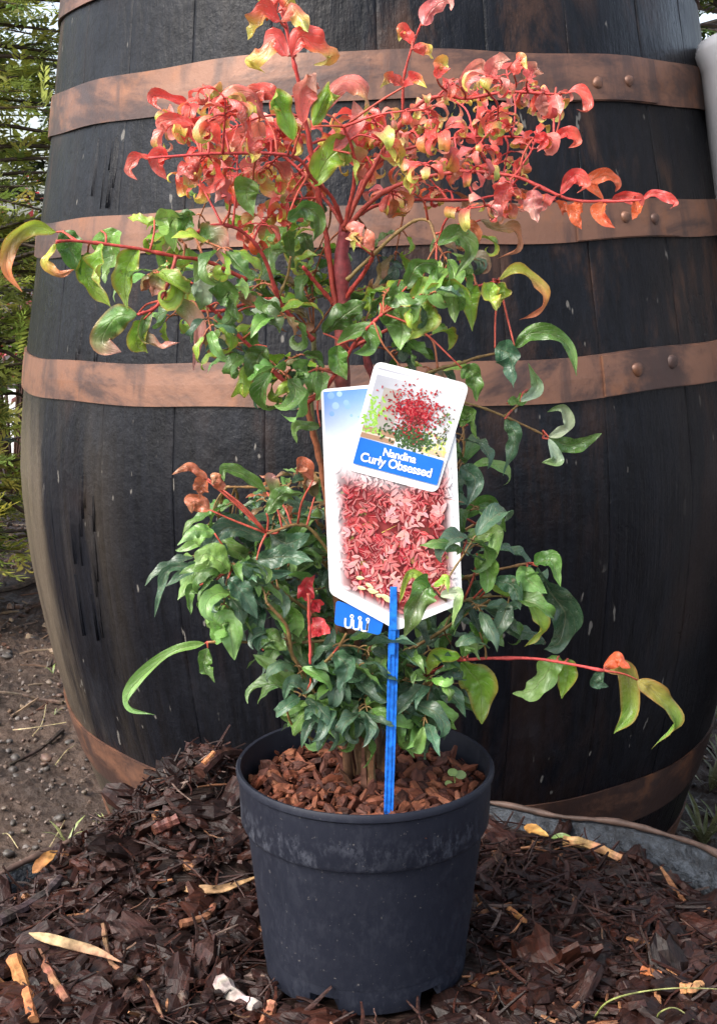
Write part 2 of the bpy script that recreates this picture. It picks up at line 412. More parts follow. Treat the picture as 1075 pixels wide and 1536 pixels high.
# ------------------------------------------------------------------ half-barrel planter and mulch
PX, PY, PR = 0.0, 0.865, 0.40
def rim_z(a):   # a: angle from +x
    x = math.cos(a)
    return -.002 + .010 * x + .006 * math.sin(3 * a + .6) * (1 if math.sin(a) > 0 else .4) + .0030 * math.sin(9 * a + 1) + .0012 * math.sin(23 * a)
def rim_r(a): return PR + .004 * math.sin(4 * a + 1) + .0025 * math.sin(11 * a)
planter = empty('half_barrel_planter', (PX, PY, GZ)); tag(planter, 'round cut-down planter with blue-grey charred inner wall and thin wavy rim, full of mulch', 'planter')
N = 180; v = []; f = []
for k in range(N):
    a = 2 * math.pi * k / N; c, s = math.cos(a), math.sin(a); z = rim_z(a) - GZ
    rough = .0025 * noise.noise(Vector((c * 14, s * 14, 1)))
    for (r, zz) in ((rim_r(a) + .0005, -.005), (rim_r(a) + .003, z * .5), (rim_r(a) + .003, z - .004), (rim_r(a) - .008, z - .004), (rim_r(a) - .010 + rough, z - .035), (rim_r(a) - .012 - rough, z - .08), (rim_r(a) - .016, -.005)):
        v.append((r * c, r * s, zz))
for k in range(N):
    k2 = (k + 1) % N
    for j in range(7): f.append((k * 7 + j, k * 7 + (j + 1) % 7, k2 * 7 + (j + 1) % 7, k2 * 7 + j))
wall = mesh('wall', v, f, M['liner'], planter, True); wall.data.materials.append(M['outer'])
for i, p_ in enumerate(wall.data.polygons):
    if i % 7 in (0, 1): p_.material_index = 1
mb = MB(); mb.tube([Vector((rim_r(a) * math.cos(a) - .003 * math.cos(a), rim_r(a) * math.sin(a) - .003 * math.sin(a), rim_z(a) - GZ)) for a in [2 * math.pi * k / N for k in range(N + 1)]], lambda t: .0030 + .0007 * math.sin(t * 150) + .0006 * math.sin(t * 411), 6)
mb.build('rim', M['rim'], planter, True)

def mulch_base(x, y):
    d = math.hypot(x - PX, y - PY); a = math.atan2(y - PY, x - PX)
    z = .004
    z += .088 * math.exp(-(((x + .150) / .075) ** 2 + ((y - 1.185) / .10) ** 2))
    z += .030 * math.exp(-(((x + .24) / .08) ** 2 + ((y - 1.10) / .08) ** 2))
    edge = sm(.22, .385, d)
    right = sm(-.3, .25, math.cos(a - .75)); left = math.exp(-((a - 2.55) / .22) ** 2)
    z -= edge * (.019 * right * (1 if a > 0 else .5) + .030 * left + .004)
    return z
def mulch_h(x, y):
    return mulch_base(x, y) + .007 * noise.fractal(Vector((x * 18, y * 18, 2)), 1, 2, 3) + .004 * noise.noise(Vector((x * 60, y * 60, 5)))
v = [(0, 0, mulch_h(PX, PY) + .25)]; f = []; NR, NA = 60, 150
for i in range(1, NR + 1):
    r = (PR - .011) * i / NR
    for k in range(NA):
        a = 2 * math.pi * k / NA; x, y = PX + r * math.cos(a), PY + r * math.sin(a)
        v.append((x - PX, y - PY, mulch_h(x, y) - GZ - .006))
for k in range(NA): f.append((0, 1 + k, 1 + (k + 1) % NA))
for i in range(NR - 1):
    for k in range(NA):
        a, b = 1 + i * NA, 1 + (i + 1) * NA; f.append((a + k, b + k, b + (k + 1) % NA, a + (k + 1) % NA))
rm = random.Random(11)
DARK = [(0.0130, 0.0051, 0.0038), (0.0182, 0.0067, 0.0050), (0.0257, 0.0086, 0.0060), (0.0198, 0.0088, 0.0072), (0.0350, 0.0107, 0.0065), (0.0097, 0.0043, 0.0034), (0.0350, 0.0161, 0.0130)]
bed = mesh('mulch_bed', v, f, M['mulch'], None, True, [lerp((.012, .008, .007), (.03, .018, .014), rm.random()) for _ in v]); bed.location = (PX, PY, GZ)
tag(bed, 'dark wet bark mulch bed filling the planter', 'mulch', kind='stuff')

def plate(rnd, L, W, T, n=8, bend=0.2):
    "irregular bark plate, closed"
    v = []; f = []
    rad = [rnd.uniform(.62, 1.1) for _ in range(n)]; ph = rnd.uniform(0, 6)
    for lay, (s, z) in enumerate(((.9, -.5), (1.0, .12), (.72, .5))):
        for k in range(n):
            a = 2 * math.pi * k / n + ph; x = math.cos(a) * rad[k] * s * L / 2; y = math.sin(a) * rad[k] * s * W / 2
            v.append((x, y, T * (z + rnd.uniform(-.2, .2)) - bend * x * x / L * 2))
    v.append((0, 0, T * (.5 + rnd.uniform(-.3, .4)))); v.append((0, 0, -T * .5))
    for lay in range(2):
        for k in range(n): f.append((lay * n + k, lay * n + (k + 1) % n, lay * n + n + (k + 1) % n, lay * n + n + k))
    for k in range(n): f.append((2 * n + k, 2 * n + (k + 1) % n, 3 * n)); f.append(((k + 1) % n, k, 3 * n + 1))
    return v, f
def slab(rnd, L, W, T):
    "ragged piece of bark: a rough grid skin over a flat underside"
    nu, nv = 7, 5; v = []; f = []; s1, s2 = rnd.uniform(0, 50), rnd.uniform(0, 50); bend = rnd.uniform(-.5, .5)
    el = [rnd.uniform(.75, 1.1) for _ in range(nu)]; er = [rnd.uniform(.75, 1.1) for _ in range(nu)]; tl = [rnd.uniform(-.14, .14) for _ in range(nv)]; tr = [rnd.uniform(-.14, .14) for _ in range(nv)]
    for top in (1, 0):
        for i in range(nu):
            for j in range(nv):
                u, w_ = i / (nu - 1) * 2 - 1, j / (nv - 1) * 2 - 1
                x = L / 2 * (u + (tl[j] if i == 0 else tr[j] if i == nu - 1 else 0)); taper = (1 - .35 * abs(u) ** 3)
                y = W / 2 * w_ * taper * (el[i] if w_ < 0 else er[i])
                rg = noise.noise(Vector((x * 90 + s1, y * 260, s2))) * .55 + noise.noise(Vector((x * 300, y * 500 + s1, s2))) * .3
                e = max(abs(u), abs(w_)); z = T * (.5 + rg - .45 * (e > .99)) if top else -T * (.5 + .2 * rg)
                v.append((x, y, z - bend * y * y / W - .3 * bend * x * x / L))
    n_ = nu * nv
    for i in range(nu - 1):
        for j in range(nv - 1): a = i * nv + j; f.append((a, a + nv, a + nv + 1, a + 1)); f.append((n_ + a, n_ + a + 1, n_ + a + nv + 1, n_ + a + nv))
    ring = [j for j in range(nv)] + [i * nv + nv - 1 for i in range(1, nu)] + [(nu - 1) * nv + j for j in range(nv - 2, -1, -1)] + [i * nv for i in range(nu - 2, 0, -1)]
    for k in range(len(ring)): a, b = ring[k], ring[(k + 1) % len(ring)]; f.append((a, b, n_ + b, n_ + a))
    return v, f
def sliver(rnd, L, W, T, n=5):
    v = []; f = []; b1, b2 = rnd.uniform(-.12, .12) * L, rnd.uniform(-.1, .1) * L
    for k in range(n):
        t = k / (n - 1); x = (t - .5) * L; w_ = W * (.35 + .65 * math.sin(math.pi * (.12 + .76 * t))) * rnd.uniform(.75, 1.15); h_ = T * rnd.uniform(.7, 1.2) * (.5 + .5 * math.sin(math.pi * (.1 + .8 * t)))
        cy, cz = b1 * math.sin(t * 3), b2 * (t - .5) ** 2
        v += [(x, cy - w_ / 2, cz - h_ * .4), (x, cy + w_ / 2, cz - h_ * .4), (x, cy + w_ * .3, cz + h_ * .5), (x, cy - w_ * .35, cz + h_ * .4)]
    for k in range(n - 1):
        for j in range(4): f.append((k * 4 + j, k * 4 + 4 + j, k * 4 + 4 + (j + 1) % 4, k * 4 + (j + 1) % 4))
    f += [(0, 1, 2, 3), tuple((n - 1) * 4 + j for j in (3, 2, 1, 0))]
    return v, f
def me_from(name, vf, mat, col):
    me = bpy.data.meshes.new(name); me.from_pydata(vf[0], [], vf[1]); me.materials.append(mat)
    at = me.color_attributes.new('Col', 'FLOAT_COLOR', 'POINT')
    at.data.foreach_set('color', [c for i in range(len(vf[0])) for c in (*jit(col, .12), 1.0)]); return me
def hit(px, py, hf, y0=.55, y1=1.6):
    "where the sight line of a photo pixel meets a height field"
    y = y0
    while y < y1:
        q = P(px, py, y)
        if q.z <= hf(q.x, q.y): return q
        y += .004
    return None
POTX, POTY, POTZ = 0.005, 0.925, 0.004
chips = []
chipcol = []
for k in range(26):
    col = rm.choice(DARK); chipcol.append(col)
    if k < 20: L = rm.uniform(.026, .055); chips.append(me_from('mulch_chip', slab(rm, L, L * rm.uniform(.35, .75), rm.uniform(.005, .009)), M['mulch'], col))
    else: L = rm.uniform(.03, .065); chips.append(me_from('mulch_chip', sliver(rm, L, rm.uniform(.006, .011), rm.uniform(.004, .007)), M['mulch'], col))
placed = []
def in_planter(x, y, m_=.02): return math.hypot(x - PX, y - PY) < PR - m_
def clear_pot(x, y, m_=.012): return math.hypot(x - POTX, y - POTY) > .080 + m_
cnt = 0; tries = 0
while cnt < 285 and tries < 6000:
    tries += 1
    px, py = rm.uniform(-25, 1100), rm.uniform(1110, 1560)
    q = hit(px, py, mulch_h)
    if q is None or not in_planter(q.x, q.y, .024) or not clear_pot(q.x, q.y, .022): continue
    if any((q.x - a) ** 2 + (q.y - b) ** 2 < .0105 ** 2 for a, b in placed): continue
    placed.append((q.x, q.y))
    ci = rm.randrange(len(chips)); o = bpy.data.objects.new('mulch_chip', chips[ci]); o.location = (q.x, q.y, mulch_h(q.x, q.y) + .0005)
    o.rotation_euler = (rm.gauss(0, .38), rm.gauss(0, .38), rm.uniform(0, 6.28)); s = rm.uniform(.75, 1.25); o.scale = (s, s, s)
    link(o); cc = chipcol[ci]
    look = 'near-black' if cc[0] < .02 else 'reddish brown' if cc[1] < cc[0] * .48 else 'greyish brown' if cc[0] > .04 or cc[2] > cc[0] * .55 else 'dark brown'
    shp = 'flat bark chip' if ci < 20 else 'long bark splinter'
    zone = ('on the mulch mound against the barrel' if q.y > 1.08 and q.x < .02 else 'on the mulch between the pot and the blue-grey wall' if q.x > .1 and q.y > .93 else 'on the mulch beside the arching grass blades' if q.x > .05
            else 'on the mulch near the pale dry leaves' if q.x < -.13 else 'on the mulch right against the nursery pot')
    tag(o, look + ' ' + shp + ' ' + zone, 'bark chip', look + ' ' + shp + 's ' + zone); cnt += 1
# loose fibres and crumbs, beyond counting
mb = MB()
def addx(mb, vf, loc, rot, s, col):
    m_ = Matrix.Translation(loc) @ rot.to_matrix().to_4x4() @ Matrix.Scale(s, 4)
    mb.add([m_ @ Vector(a) for a in vf[0]], vf[1], [jit(col, .1) for _ in vf[0]])
def rq(rnd, tilt): return Quaternion((0, 0, 1), rnd.uniform(0, 6.28)) @ Quaternion((1, 0, 0), rnd.gauss(0, tilt)) @ Quaternion((0, 1, 0), rnd.gauss(0, tilt))
protoS = [sliver(rm, rm.uniform(.012, .05), rm.uniform(.0012, .004), rm.uniform(.001, .003), 4) for _ in range(30)]
protoP = [plate(rm, rm.uniform(.008, .022), rm.uniform(.006, .014), rm.uniform(.003, .006), 6) for _ in range(20)]
n = 0
while n < 5200:
    r, a = PR * math.sqrt(rm.random()), rm.uniform(0, 6.283); x, y = PX + r * math.cos(a), PY + r * math.sin(a)
    if not in_planter(x, y, .028) or not clear_pot(x, y, .004): continue
    col = rm.choice(DARK) if rm.random() > .07 else rm.choice([(.16, .07, .035), (.11, .075, .06), (.22, .10, .045)])
    fib = rm.random() < .62
    addx(mb, rm.choice(protoS if fib else protoP), Vector((x, y, mulch_h(x, y) + rm.uniform(-.002, .007 if fib else .003))), rq(rm, .42 if fib else .35), rm.uniform(.7, 1.3), col); n += 1
for _ in range(1500):
    r, a = PR * math.sqrt(rm.random()), rm.uniform(0, 6.283); x, y = PX + r * math.cos(a), PY + r * math.sin(a)
    if not in_planter(x, y, .04) or not clear_pot(x, y, .012): continue
    d = Vector((math.cos(a * 7.3 + r * 60), math.sin(a * 7.3 + r * 60), 0)); L = rm.uniform(.015, .045); p = Vector((x, y, mulch_h(x, y) + rm.uniform(0, .006))); pts = [p]
    for k in range(5): d = (d + Vector((rm.gauss(0, .35), rm.gauss(0, .35), rm.gauss(0, .22)))).normalized(); p = p + d * L / 5; p.z = max(p.z, mulch_h(p.x, p.y) - .001); pts.append(p)
    mb.tube(pts, rm.uniform(.0004, .0011), 3, jit(rm.choice(DARK[:5] + [(.07, .035, .022)]), .2))
lf = mb.build('mulch_fibre', M['mulch']); tag(lf, 'fine dark bark fibres and crumbs scattered over the planter mulch', 'mulch', kind='stuff')

# ------------------------------------------------------------------ pot
pot = empty('nursery_pot', (POTX, POTY, POTZ)); tag(pot, 'round black plastic nursery pot with broad scuffed collar standing on mulch', 'pot')
RIMZ = .164
prof = [(.0745, .004), (.0785, .0), (.0790, .004), (.0795, .012), (.0812, .110), (.0812, .1190), (.0938, .1200), (.0952, .123), (.0962, .154), (.0965, .158), (.0982, .1595), (.0985, .163), (.0972, .1650), (.0950, .1645), (.0942, .160), (.0925, .135), (.0800, .02), (.0, .018)]
N = 128; v = []; f = []
for i, (r, z) in enumerate(prof):
    for k in range(N):
        a = 2 * math.pi * k / N
        deg = math.degrees(a) % 360; notch = any(abs((deg - c + 180) % 360 - 180) < 7 for c in (248, 8, 128, 68, 188, 308))
        zz = z + (.0085 if notch and i in (0, 1, 2) else 0); rr = r - (.004 if notch and i in (1, 2) else 0)
        v.append((rr * math.cos(a), rr * math.sin(a), zz))
for i in range(len(prof) - 1):
    for k in range(N): f.append((i * N + k, i * N + (k + 1) % N, (i + 1) * N + (k + 1) % N, (i + 1) * N + k))
f.append(tuple(range(N - 1, -1, -1)))
po = mesh('pot_body', v, f, M['pot'], pot, True)
mod = po.modifiers.new('edge', 'EDGE_SPLIT'); mod.split_angle = R(40)
# bark in the pot
def pot_h(x, y):
    return POTZ + .146 + .004 * noise.fractal(Vector((x * 40, y * 40, 8)), 1, 2, 3) + .006 * math.exp(-((x - POTX) ** 2 + (y - POTY) ** 2) / .03 ** 2)
v = [(0, 0, pot_h(POTX, POTY) - .004)]; f = []
for i in range(1, 25):
    r = .0935 * i / 24
    for k in range(72):
        a = 2 * math.pi * k / 72; x, y = r * math.cos(a), r * math.sin(a); v.append((x, y, pot_h(x + POTX, y + POTY) - .004))
for k in range(72): f.append((0, 1 + k, 1 + (k + 1) % 72))
for i in range(23):
    for k in range(72): a, b = 1 + i * 72, 73 + i * 72; f.append((a + k, b + k, b + (k + 1) % 72, a + (k + 1) % 72))
BARK = [(0.0840, 0.0259, 0.0144), (0.1120, 0.0331, 0.0173), (0.0560, 0.0187, 0.0122), (0.1360, 0.0461, 0.0245), (0.0360, 0.0137, 0.0101), (0.0760, 0.0302, 0.0216), (0.1600, 0.0576, 0.0302)]
pb = mesh('potting_bark', v, f, M['bark'], None, True, [(.035, .016, .012)] * len(v)); pb.location = (POTX, POTY, 0)
tag(pb, 'potting bark compost filling the nursery pot', 'compost', kind='stuff')
bchips = [me_from('bark_chunk', plate(rm, rm.uniform(.013, .026), rm.uniform(.009, .017), rm.uniform(.0025, .0055), 9, 0), M['bark'], rm.choice(BARK)) for _ in range(28)]
bchips += [me_from('bark_chunk', sliver(rm, rm.uniform(.018, .030), rm.uniform(.004, .007), .004), M['bark'], rm.choice(BARK)) for _ in range(8)]
placed = []; cnt = 0; tries = 0
while cnt < 210 and tries < 9000:
    tries += 1; r, a = .082 * math.sqrt(rm.random()), rm.uniform(0, 6.283); x, y = POTX + r * math.cos(a), POTY + r * math.sin(a)
    if any((x - p) ** 2 + (y - q) ** 2 < .0085 ** 2 for p, q in placed): continue
    placed.append((x, y)); ci = rm.randrange(len(bchips)); o = bpy.data.objects.new('bark_chunk', bchips[ci]); o.location = (x, y, pot_h(x, y) + .001)
    o.rotation_euler = (rm.gauss(0, .5), rm.gauss(0, .5), rm.uniform(0, 6.28)); s = rm.uniform(.75, 1.2); o.scale = (s, s, s); link(o)
    zone = 'in the pot close to the shrub stems' if r < .035 else 'in the pot beside the blue stake' if math.hypot(x - .02, y - .865) < .03 else 'along the inside of the pot rim' if r > .066 else 'in the pot between stems and rim'
    lb = ('chunky red-brown bark piece ' if ci < 28 else 'slim red-brown bark sliver ') + zone; tag(o, lb, 'bark chunk', lb.replace('piece', 'pieces').replace('sliver', 'slivers')); cnt += 1
mb = MB()
for _ in range(900):
    r, a = .0905 * math.sqrt(rm.random()), rm.uniform(0, 6.283); x, y = POTX + r * math.cos(a), POTY + r * math.sin(a)
    addx(mb, rm.choice(protoP if rm.random() < .8 else protoS), Vector((x, y, pot_h(x, y) + rm.uniform(-.003, .002))), rq(rm, .5), rm.uniform(.3, .6), rm.choice(BARK))
tag(mb.build('bark_crumb', M['bark']), 'small red bark crumbs between the chunks in the pot', 'bark', kind='stuff')
# ------------------------------------------------------------------ the shrub
SOIL = pot_h(POTX, POTY)
ROOT = Vector((POTX, POTY, SOIL))
plant = empty('curly_leaved_shrub', ROOT); tag(plant, 'potted shrub with curled coral-red leaves on top and green leaves below', 'shrub')
PAL = {  # stalk end colour, tip colour
 'R': ((.72, .075, .065), (.72, .16, .12)), 'P': ((.74, .185, .17), (.74, .33, .27)), 'RY': ((.74, .10, .08), (.60, .58, .11)),
 'PY': ((.72, .20, .15), (.52, .56, .12)), 'O': ((0.786, 0.162, 0.052), (0.721, 0.136, 0.065)), 'YG': ((0.227, 0.409, 0.045), (0.331, 0.474, 0.065)), 'YP': ((.38, .32, .08), (.20, .36, .06)),
 'YO': ((0.357, 0.435, 0.045), (0.700, 0.227, 0.097)), 'G': ((.080, .180, .036), (.125, .245, .055)), 'DG': ((.058, .125, .066), (.090, .175, .105)),
 'GP': ((0.162, 0.318, 0.071), (0.630, 0.292, 0.253)), 'B': ((0.448, 0.136, 0.065), (0.396, 0.175, 0.084)), 'C': ((0.656, 0.038, 0.058), (0.682, 0.084, 0.084)),
 'LG': ((0.188, 0.370, 0.078), (0.253, 0.448, 0.136)), 'PG': ((0.435, 0.552, 0.396), (0.175, 0.292, 0.097)), 'BO': ((0.175, 0.136, 0.052), (0.396, 0.162, 0.084)),
}
leaves = []      # (area, verts, faces, colours)
rl = random.Random(21)
JS = (-1, -.66, -.33, 0, .33, .66, 1)
def leaf(mid, nref, hw, pal, fold=.35, wav=.08, shape=1.0, n=17, crk=1.0, tw=0.0):
    "a leaf blade along midrib points; nref = the way its face looks at the base"
    pts = crom(mid, n); v = []; f = []; cols = []; m_ = len(JS)
    ca, cb = PAL[pal]; ca, cb = jit(ca, .2), jit(cb, .2); side0 = None; ph = rl.uniform(0, 6); ln = 0
    if rl.random() < .25: fold = -fold * .8
    pk = rl.uniform(.50, .78); tip = rl.uniform(.85, 1.1); nrm_ = (pk / (pk + tip)) ** pk * (tip / (pk + tip)) ** tip; fr = rl.uniform(13, 22)
    for i, p in enumerate(pts):
        t = i / (n - 1)
        tg = (pts[min(i + 1, n - 1)] - pts[max(i - 1, 0)]).normalized()
        sd = tg.cross(nref) if side0 is None else side0 - tg * side0.dot(tg)
        sd = sd.normalized() if sd.length > 1e-5 else tg.orthogonal().normalized()
        side0 = sd
        if tw: sd = Quaternion(tg, tw * (t - .25)) @ sd
        nn = sd.cross(tg).normalized()
        w_ = hw * max(.03, t ** pk * max(0.0, 1 - t) ** tip / nrm_)
        if i: ln += (p - pts[i - 1]).length
        for j in JS:
            aj = abs(j); wv = wav * w_ * math.sin(t * fr + ph + (0 if j > 0 else 2.1)) * aj * aj
            cr = crk * w_ * (.34 * noise.noise(Vector((t * 4.0 + ph * 9, j * 1.2, ph))) + .22 * noise.noise(Vector((t * 12 + ph * 5, j * 2.6, ph))))
            v.append(p + sd * (w_ * j * (1 - .16 * abs(fold) * aj + .10 * math.sin(t * fr * .7 + ph + j))) + nn * (w_ * fold * aj + wv + cr))
            c = lerp(ca, cb, sm(.30, .9, t + .15 * math.sin(ph + j)))
            if aj == 1 and pal in ('YG', 'YO', 'GP', 'YP'): c = lerp(c, (.5, .10, .05), .45)
            cols.append(c)
    for i in range(n - 1):
        for j in range(m_ - 1): a = i * m_ + j; f.append((a, a + 1, a + m_ + 1, a + m_))
    leaves.append((ln * hw, [q - ROOT for q in v], f, cols, [(j, i / (n - 1), ph) for i in range(n) for j in JS]))
stems = []       # sample points (position) of all woody stalks, for attaching leaf stalks
def branch(pts, r0, r1, ca=(.34, .045, .040), cb=(.40, .060, .048), seg=6, name='branch', n=None, extra=None, reg=True):
    q = crom(pts, n or max(14, 9 * len(pts))); mb = MB()
    ca, cb = jit(ca, .12), jit(cb, .12)
    nd = rl.uniform(4, 7); mb.tube([p - ROOT + Vector((noise.noise(p * 90), noise.noise(p * 90 + Vector((9, 0, 0))), 0)) * r0 * .5 for p in q], lambda t: (r0 + (r1 - r0) * t) * (1 + .45 * max(0, math.cos(t * nd * 6.283)) ** 8), seg, lambda t: lerp(ca, cb, t))
    if extra:
        for e_pts, e0, e1 in extra: mb.tube([p - ROOT for p in crom(e_pts, 6)], lambda t: e0 + (e1 - e0) * t, 5, lambda t: jit(cb, .05))
    if reg: stems.extend(q)
    return mb.build(name, M['twig'], plant, True)
def pp(s, y0, y1=None):
    "photo pixels 'x,y x,y' laid from depth y0 to y1"
    q = [tuple(map(float, a.split(','))) for a in s.split()]; y1 = y0 if y1 is None else y1; m_ = len(q) - 1
    return [P(a, b, y0 + (y1 - y0) * i / m_) for i, (a, b) in enumerate(q)]
YC = POTY
CR = (.19, .030, .036); BR = (.13, .075, .040); OLV = (.16, .15, .05)
def base(dx, dy): return Vector((POTX + dx, YC + dy, SOIL - .012))
branch([base(0, .01)] + pp('532,1010 522,800 515,600 512,470 516,330', YC), .0060, .0047, BR, CR, 8, 'stem', 30)
branch([base(-.012, .0)] + pp('505,900 492,760 478,680 458,606', YC - .01, YC - .02), .0034, .0020, BR, (.33, .10, .045), 7, 'stem', 20)
branch([base(.012, .012)] + pp('560,900 575,700 560,580 540,500', YC + .03), .0034, .0022, BR, CR, 7, 'stem', 20)
branch([base(-.004, .022)] + pp('520,850 470,640 470,500', YC + .06), .0030, .0020, BR, OLV, 7, 'stem', 18)
branch([base(.006, -.012)] + pp('548,1060 550,980', YC - .02), .0032, .0022, BR, OLV, 7, 'stem', 10)
# dry sheaths at the stem base
for k in range(12):
    a = rl.uniform(0, 6.28); b0 = base(.014 * math.cos(a), .014 * math.sin(a)) + Vector((0, 0, .004)); hgt = rl.uniform(.02, .05)
    mb = MB(); mb.tube([b0 - ROOT + Vector((.012 * math.cos(a) * t * t, .012 * math.sin(a) * t * t, hgt * t)) for t in (0, .33, .66, 1)], lambda t: .004 * (1 - .8 * t), 4, jit((.12, .06, .035), .3))
    mb.build('dry_sheath', M['straw'], plant)
BRS = [ # path, depth from, depth to, r0, r1, colour 'r' red / 'o' olive
 ('505,470 488,350 470,250 455,160 440,90 420,10', 0, -.02, .0021, .0011, 'r'),
 ('458,606 400,545 345,490 308,453', -.02, -.05, .0017, .0010, 'r'), ('458,606 490,580 540,505 575,470', -.02, -.05, .0016, .0010, 'r'),
 ('470,510 440,480 418,447 395,385 360,345 320,338 290,352', .01, -.05, .0018, .0010, 'r'), ('418,447 380,452 340,465 300,467', -.01, -.03, .0013, .0009, 'r'),
 ('418,447 432,410 436,385', -.01, -.02, .0012, .0008, 'o'), ('500,455 470,420 455,400', 0, -.02, .0017, .0012, 'r'), ('512,455 545,410 560,385', 0, -.03, .0017, .0012, 'r'),
 ('370,420 310,392 265,385 200,372 120,362 85,362', -.02, -.08, .0015, .0009, 'r'), ('265,385 250,430 235,460 208,472', -.05, -.08, .0014, .0010, 'r'),
 ('516,345 560,300 605,275 690,258 775,266 850,298 910,302 962,300', -.01, -.07, .0019, .0008, 'r'), ('516,340 550,270 590,200 630,155 670,143 700,148 760,138 840,142', 0, -.03, .0018, .0008, 'r'),
 ('604,190 605,125 618,70 634,30', -.01, -.03, .0010, .0006, 'r'), ('516,345 500,300 470,270 440,235 340,230 225,237', -.01, -.08, .0016, .0008, 'r'),
 ('516,340 530,280 530,230 515,190', -.02, -.06, .0016, .0009, 'r'), ('516,340 560,310 620,300 700,300 760,290', .02, .05, .0015, .0008, 'r'),
 ('516,340 480,290 420,230 330,180', .02, .05, .0015, .0008, 'r'), ('518,335 560,250 640,215 720,205 830,208', .01, .03, .0015, .0008, 'r'),
 ('520,420 600,345 640,330 655,365', -.02, -.05, .0014, .0009, 'o'), ('530,520 610,480 660,455 715,430 748,422', 0, -.03, .0014, .0009, 'r'),
 ('560,600 640,560 690,545 720,535 770,525', .02, .0, .0015, .0009, 'o'), ('575,650 650,600 705,606 757,625 822,655', .03, .01, .0012, .0008, 'o'), ('757,624 782,602 790,585', .01, 0, .0009, .0007, 'o'),
 ('540,1090 490,1070 463,1020 440,985 430,940 400,905', -.03, -.07, .0018, .0010, 'o'), ('463,1020 500,980 520,950', -.05, -.06, .0012, .0009, 'o'), ('500,960 430,965 380,963 312,963', -.03, -.06, .0012, .0009, 'o'),
 ('520,960 440,900 372,858 345,855', 0, -.05, .0016, .0009, 'o'), ('520,880 470,830 430,790 400,760', .02, .0, .0016, .0009, 'o'), ('515,860 460,790 400,800', -.03, -.06, .0014, .0009, 'o'),
 ('500,800 455,770 410,735 340,730', .03, .02, .0014, .0009, 'o'), ('560,1000 640,960 700,920 735,900', .0, -.02, .0016, .0010, 'o'), ('560,1030 620,1020 665,1000 692,990 800,988 905,1006', .0, -.06, .0016, .0010, 'r'),
 ('575,900 650,880 720,860 790,845', .02, -.02, .0015, .0010, 'o'), ('575,850 650,830 690,800 730,775', .02, .0, .0014, .0009, 'o'), ('560,800 640,740 690,690 695,640', .03, .02, .0014, .0009, 'o'),
 ('560,1060 600,1040 645,1027', -.01, -.04, .0014, .0009, 'o'), ('690,990 650,985 620,1000', -.02, -.03, .001, .0008, 'r'), ('463,890 464,940 466,996', -.07, -.07, .0012, .0010, 'r'),
 ('470,1110 440,1090 430,1065', -.03, -.05, .0011, .0008, 'o'), ('735,893 700,900 675,903 655,890 646,880', -.02, -.10, .0013, .0009, 'o'),
]
for s, a, b, r0, r1, c in BRS:
    k = ((.32, .05, .035), (.46, .055, .05)) if c == 'r' else ((.17, .13, .045), (.24, .13, .05))
    branch(pp(s, YC + a, YC + b), r0, r1, k[0], k[1])
stalk_extra = []
def attach(p, maxd=.07):
    "a thin leaf stalk from the nearest woody stalk to p"
    best = min(stems, key=lambda q: (q - p).length_squared); d = (best - p).length
    if d > .0015 and d < maxd:
        m_ = (best + p) / 2 + Vector((rl.uniform(-.1, .1), rl.uniform(-.1, .1), rl.uniform(-.05, .12))) * d
        stalk_extra.append(([best, m_, p], .0009, .0006))
hr = random.Random(5)
def hero(s, hw, roll, pal, dy=-.04, bow=.0, fold=None, wav=.20):
    fold = rl.uniform(.30, .85) if fold is None else fold
    "a leaf whose midrib was read off the photo; roll turns its blade about the midrib"
    y = YC + dy; pts = pp(s, y, y - bow)
    tg = (pts[min(2, len(pts) - 1)] - pts[0]).normalized(); look = (Vector((0, 0, H)) - pts[0]).normalized()
    look = (look - tg * look.dot(tg)).normalized()
    leaf(pts, Quaternion(tg, R(roll)) @ look, mm(hw * 1.06, y), pal, fold, .42, 1.0, 28, 1.25, hr.uniform(-1.3, 1.3)); attach(pts[0])
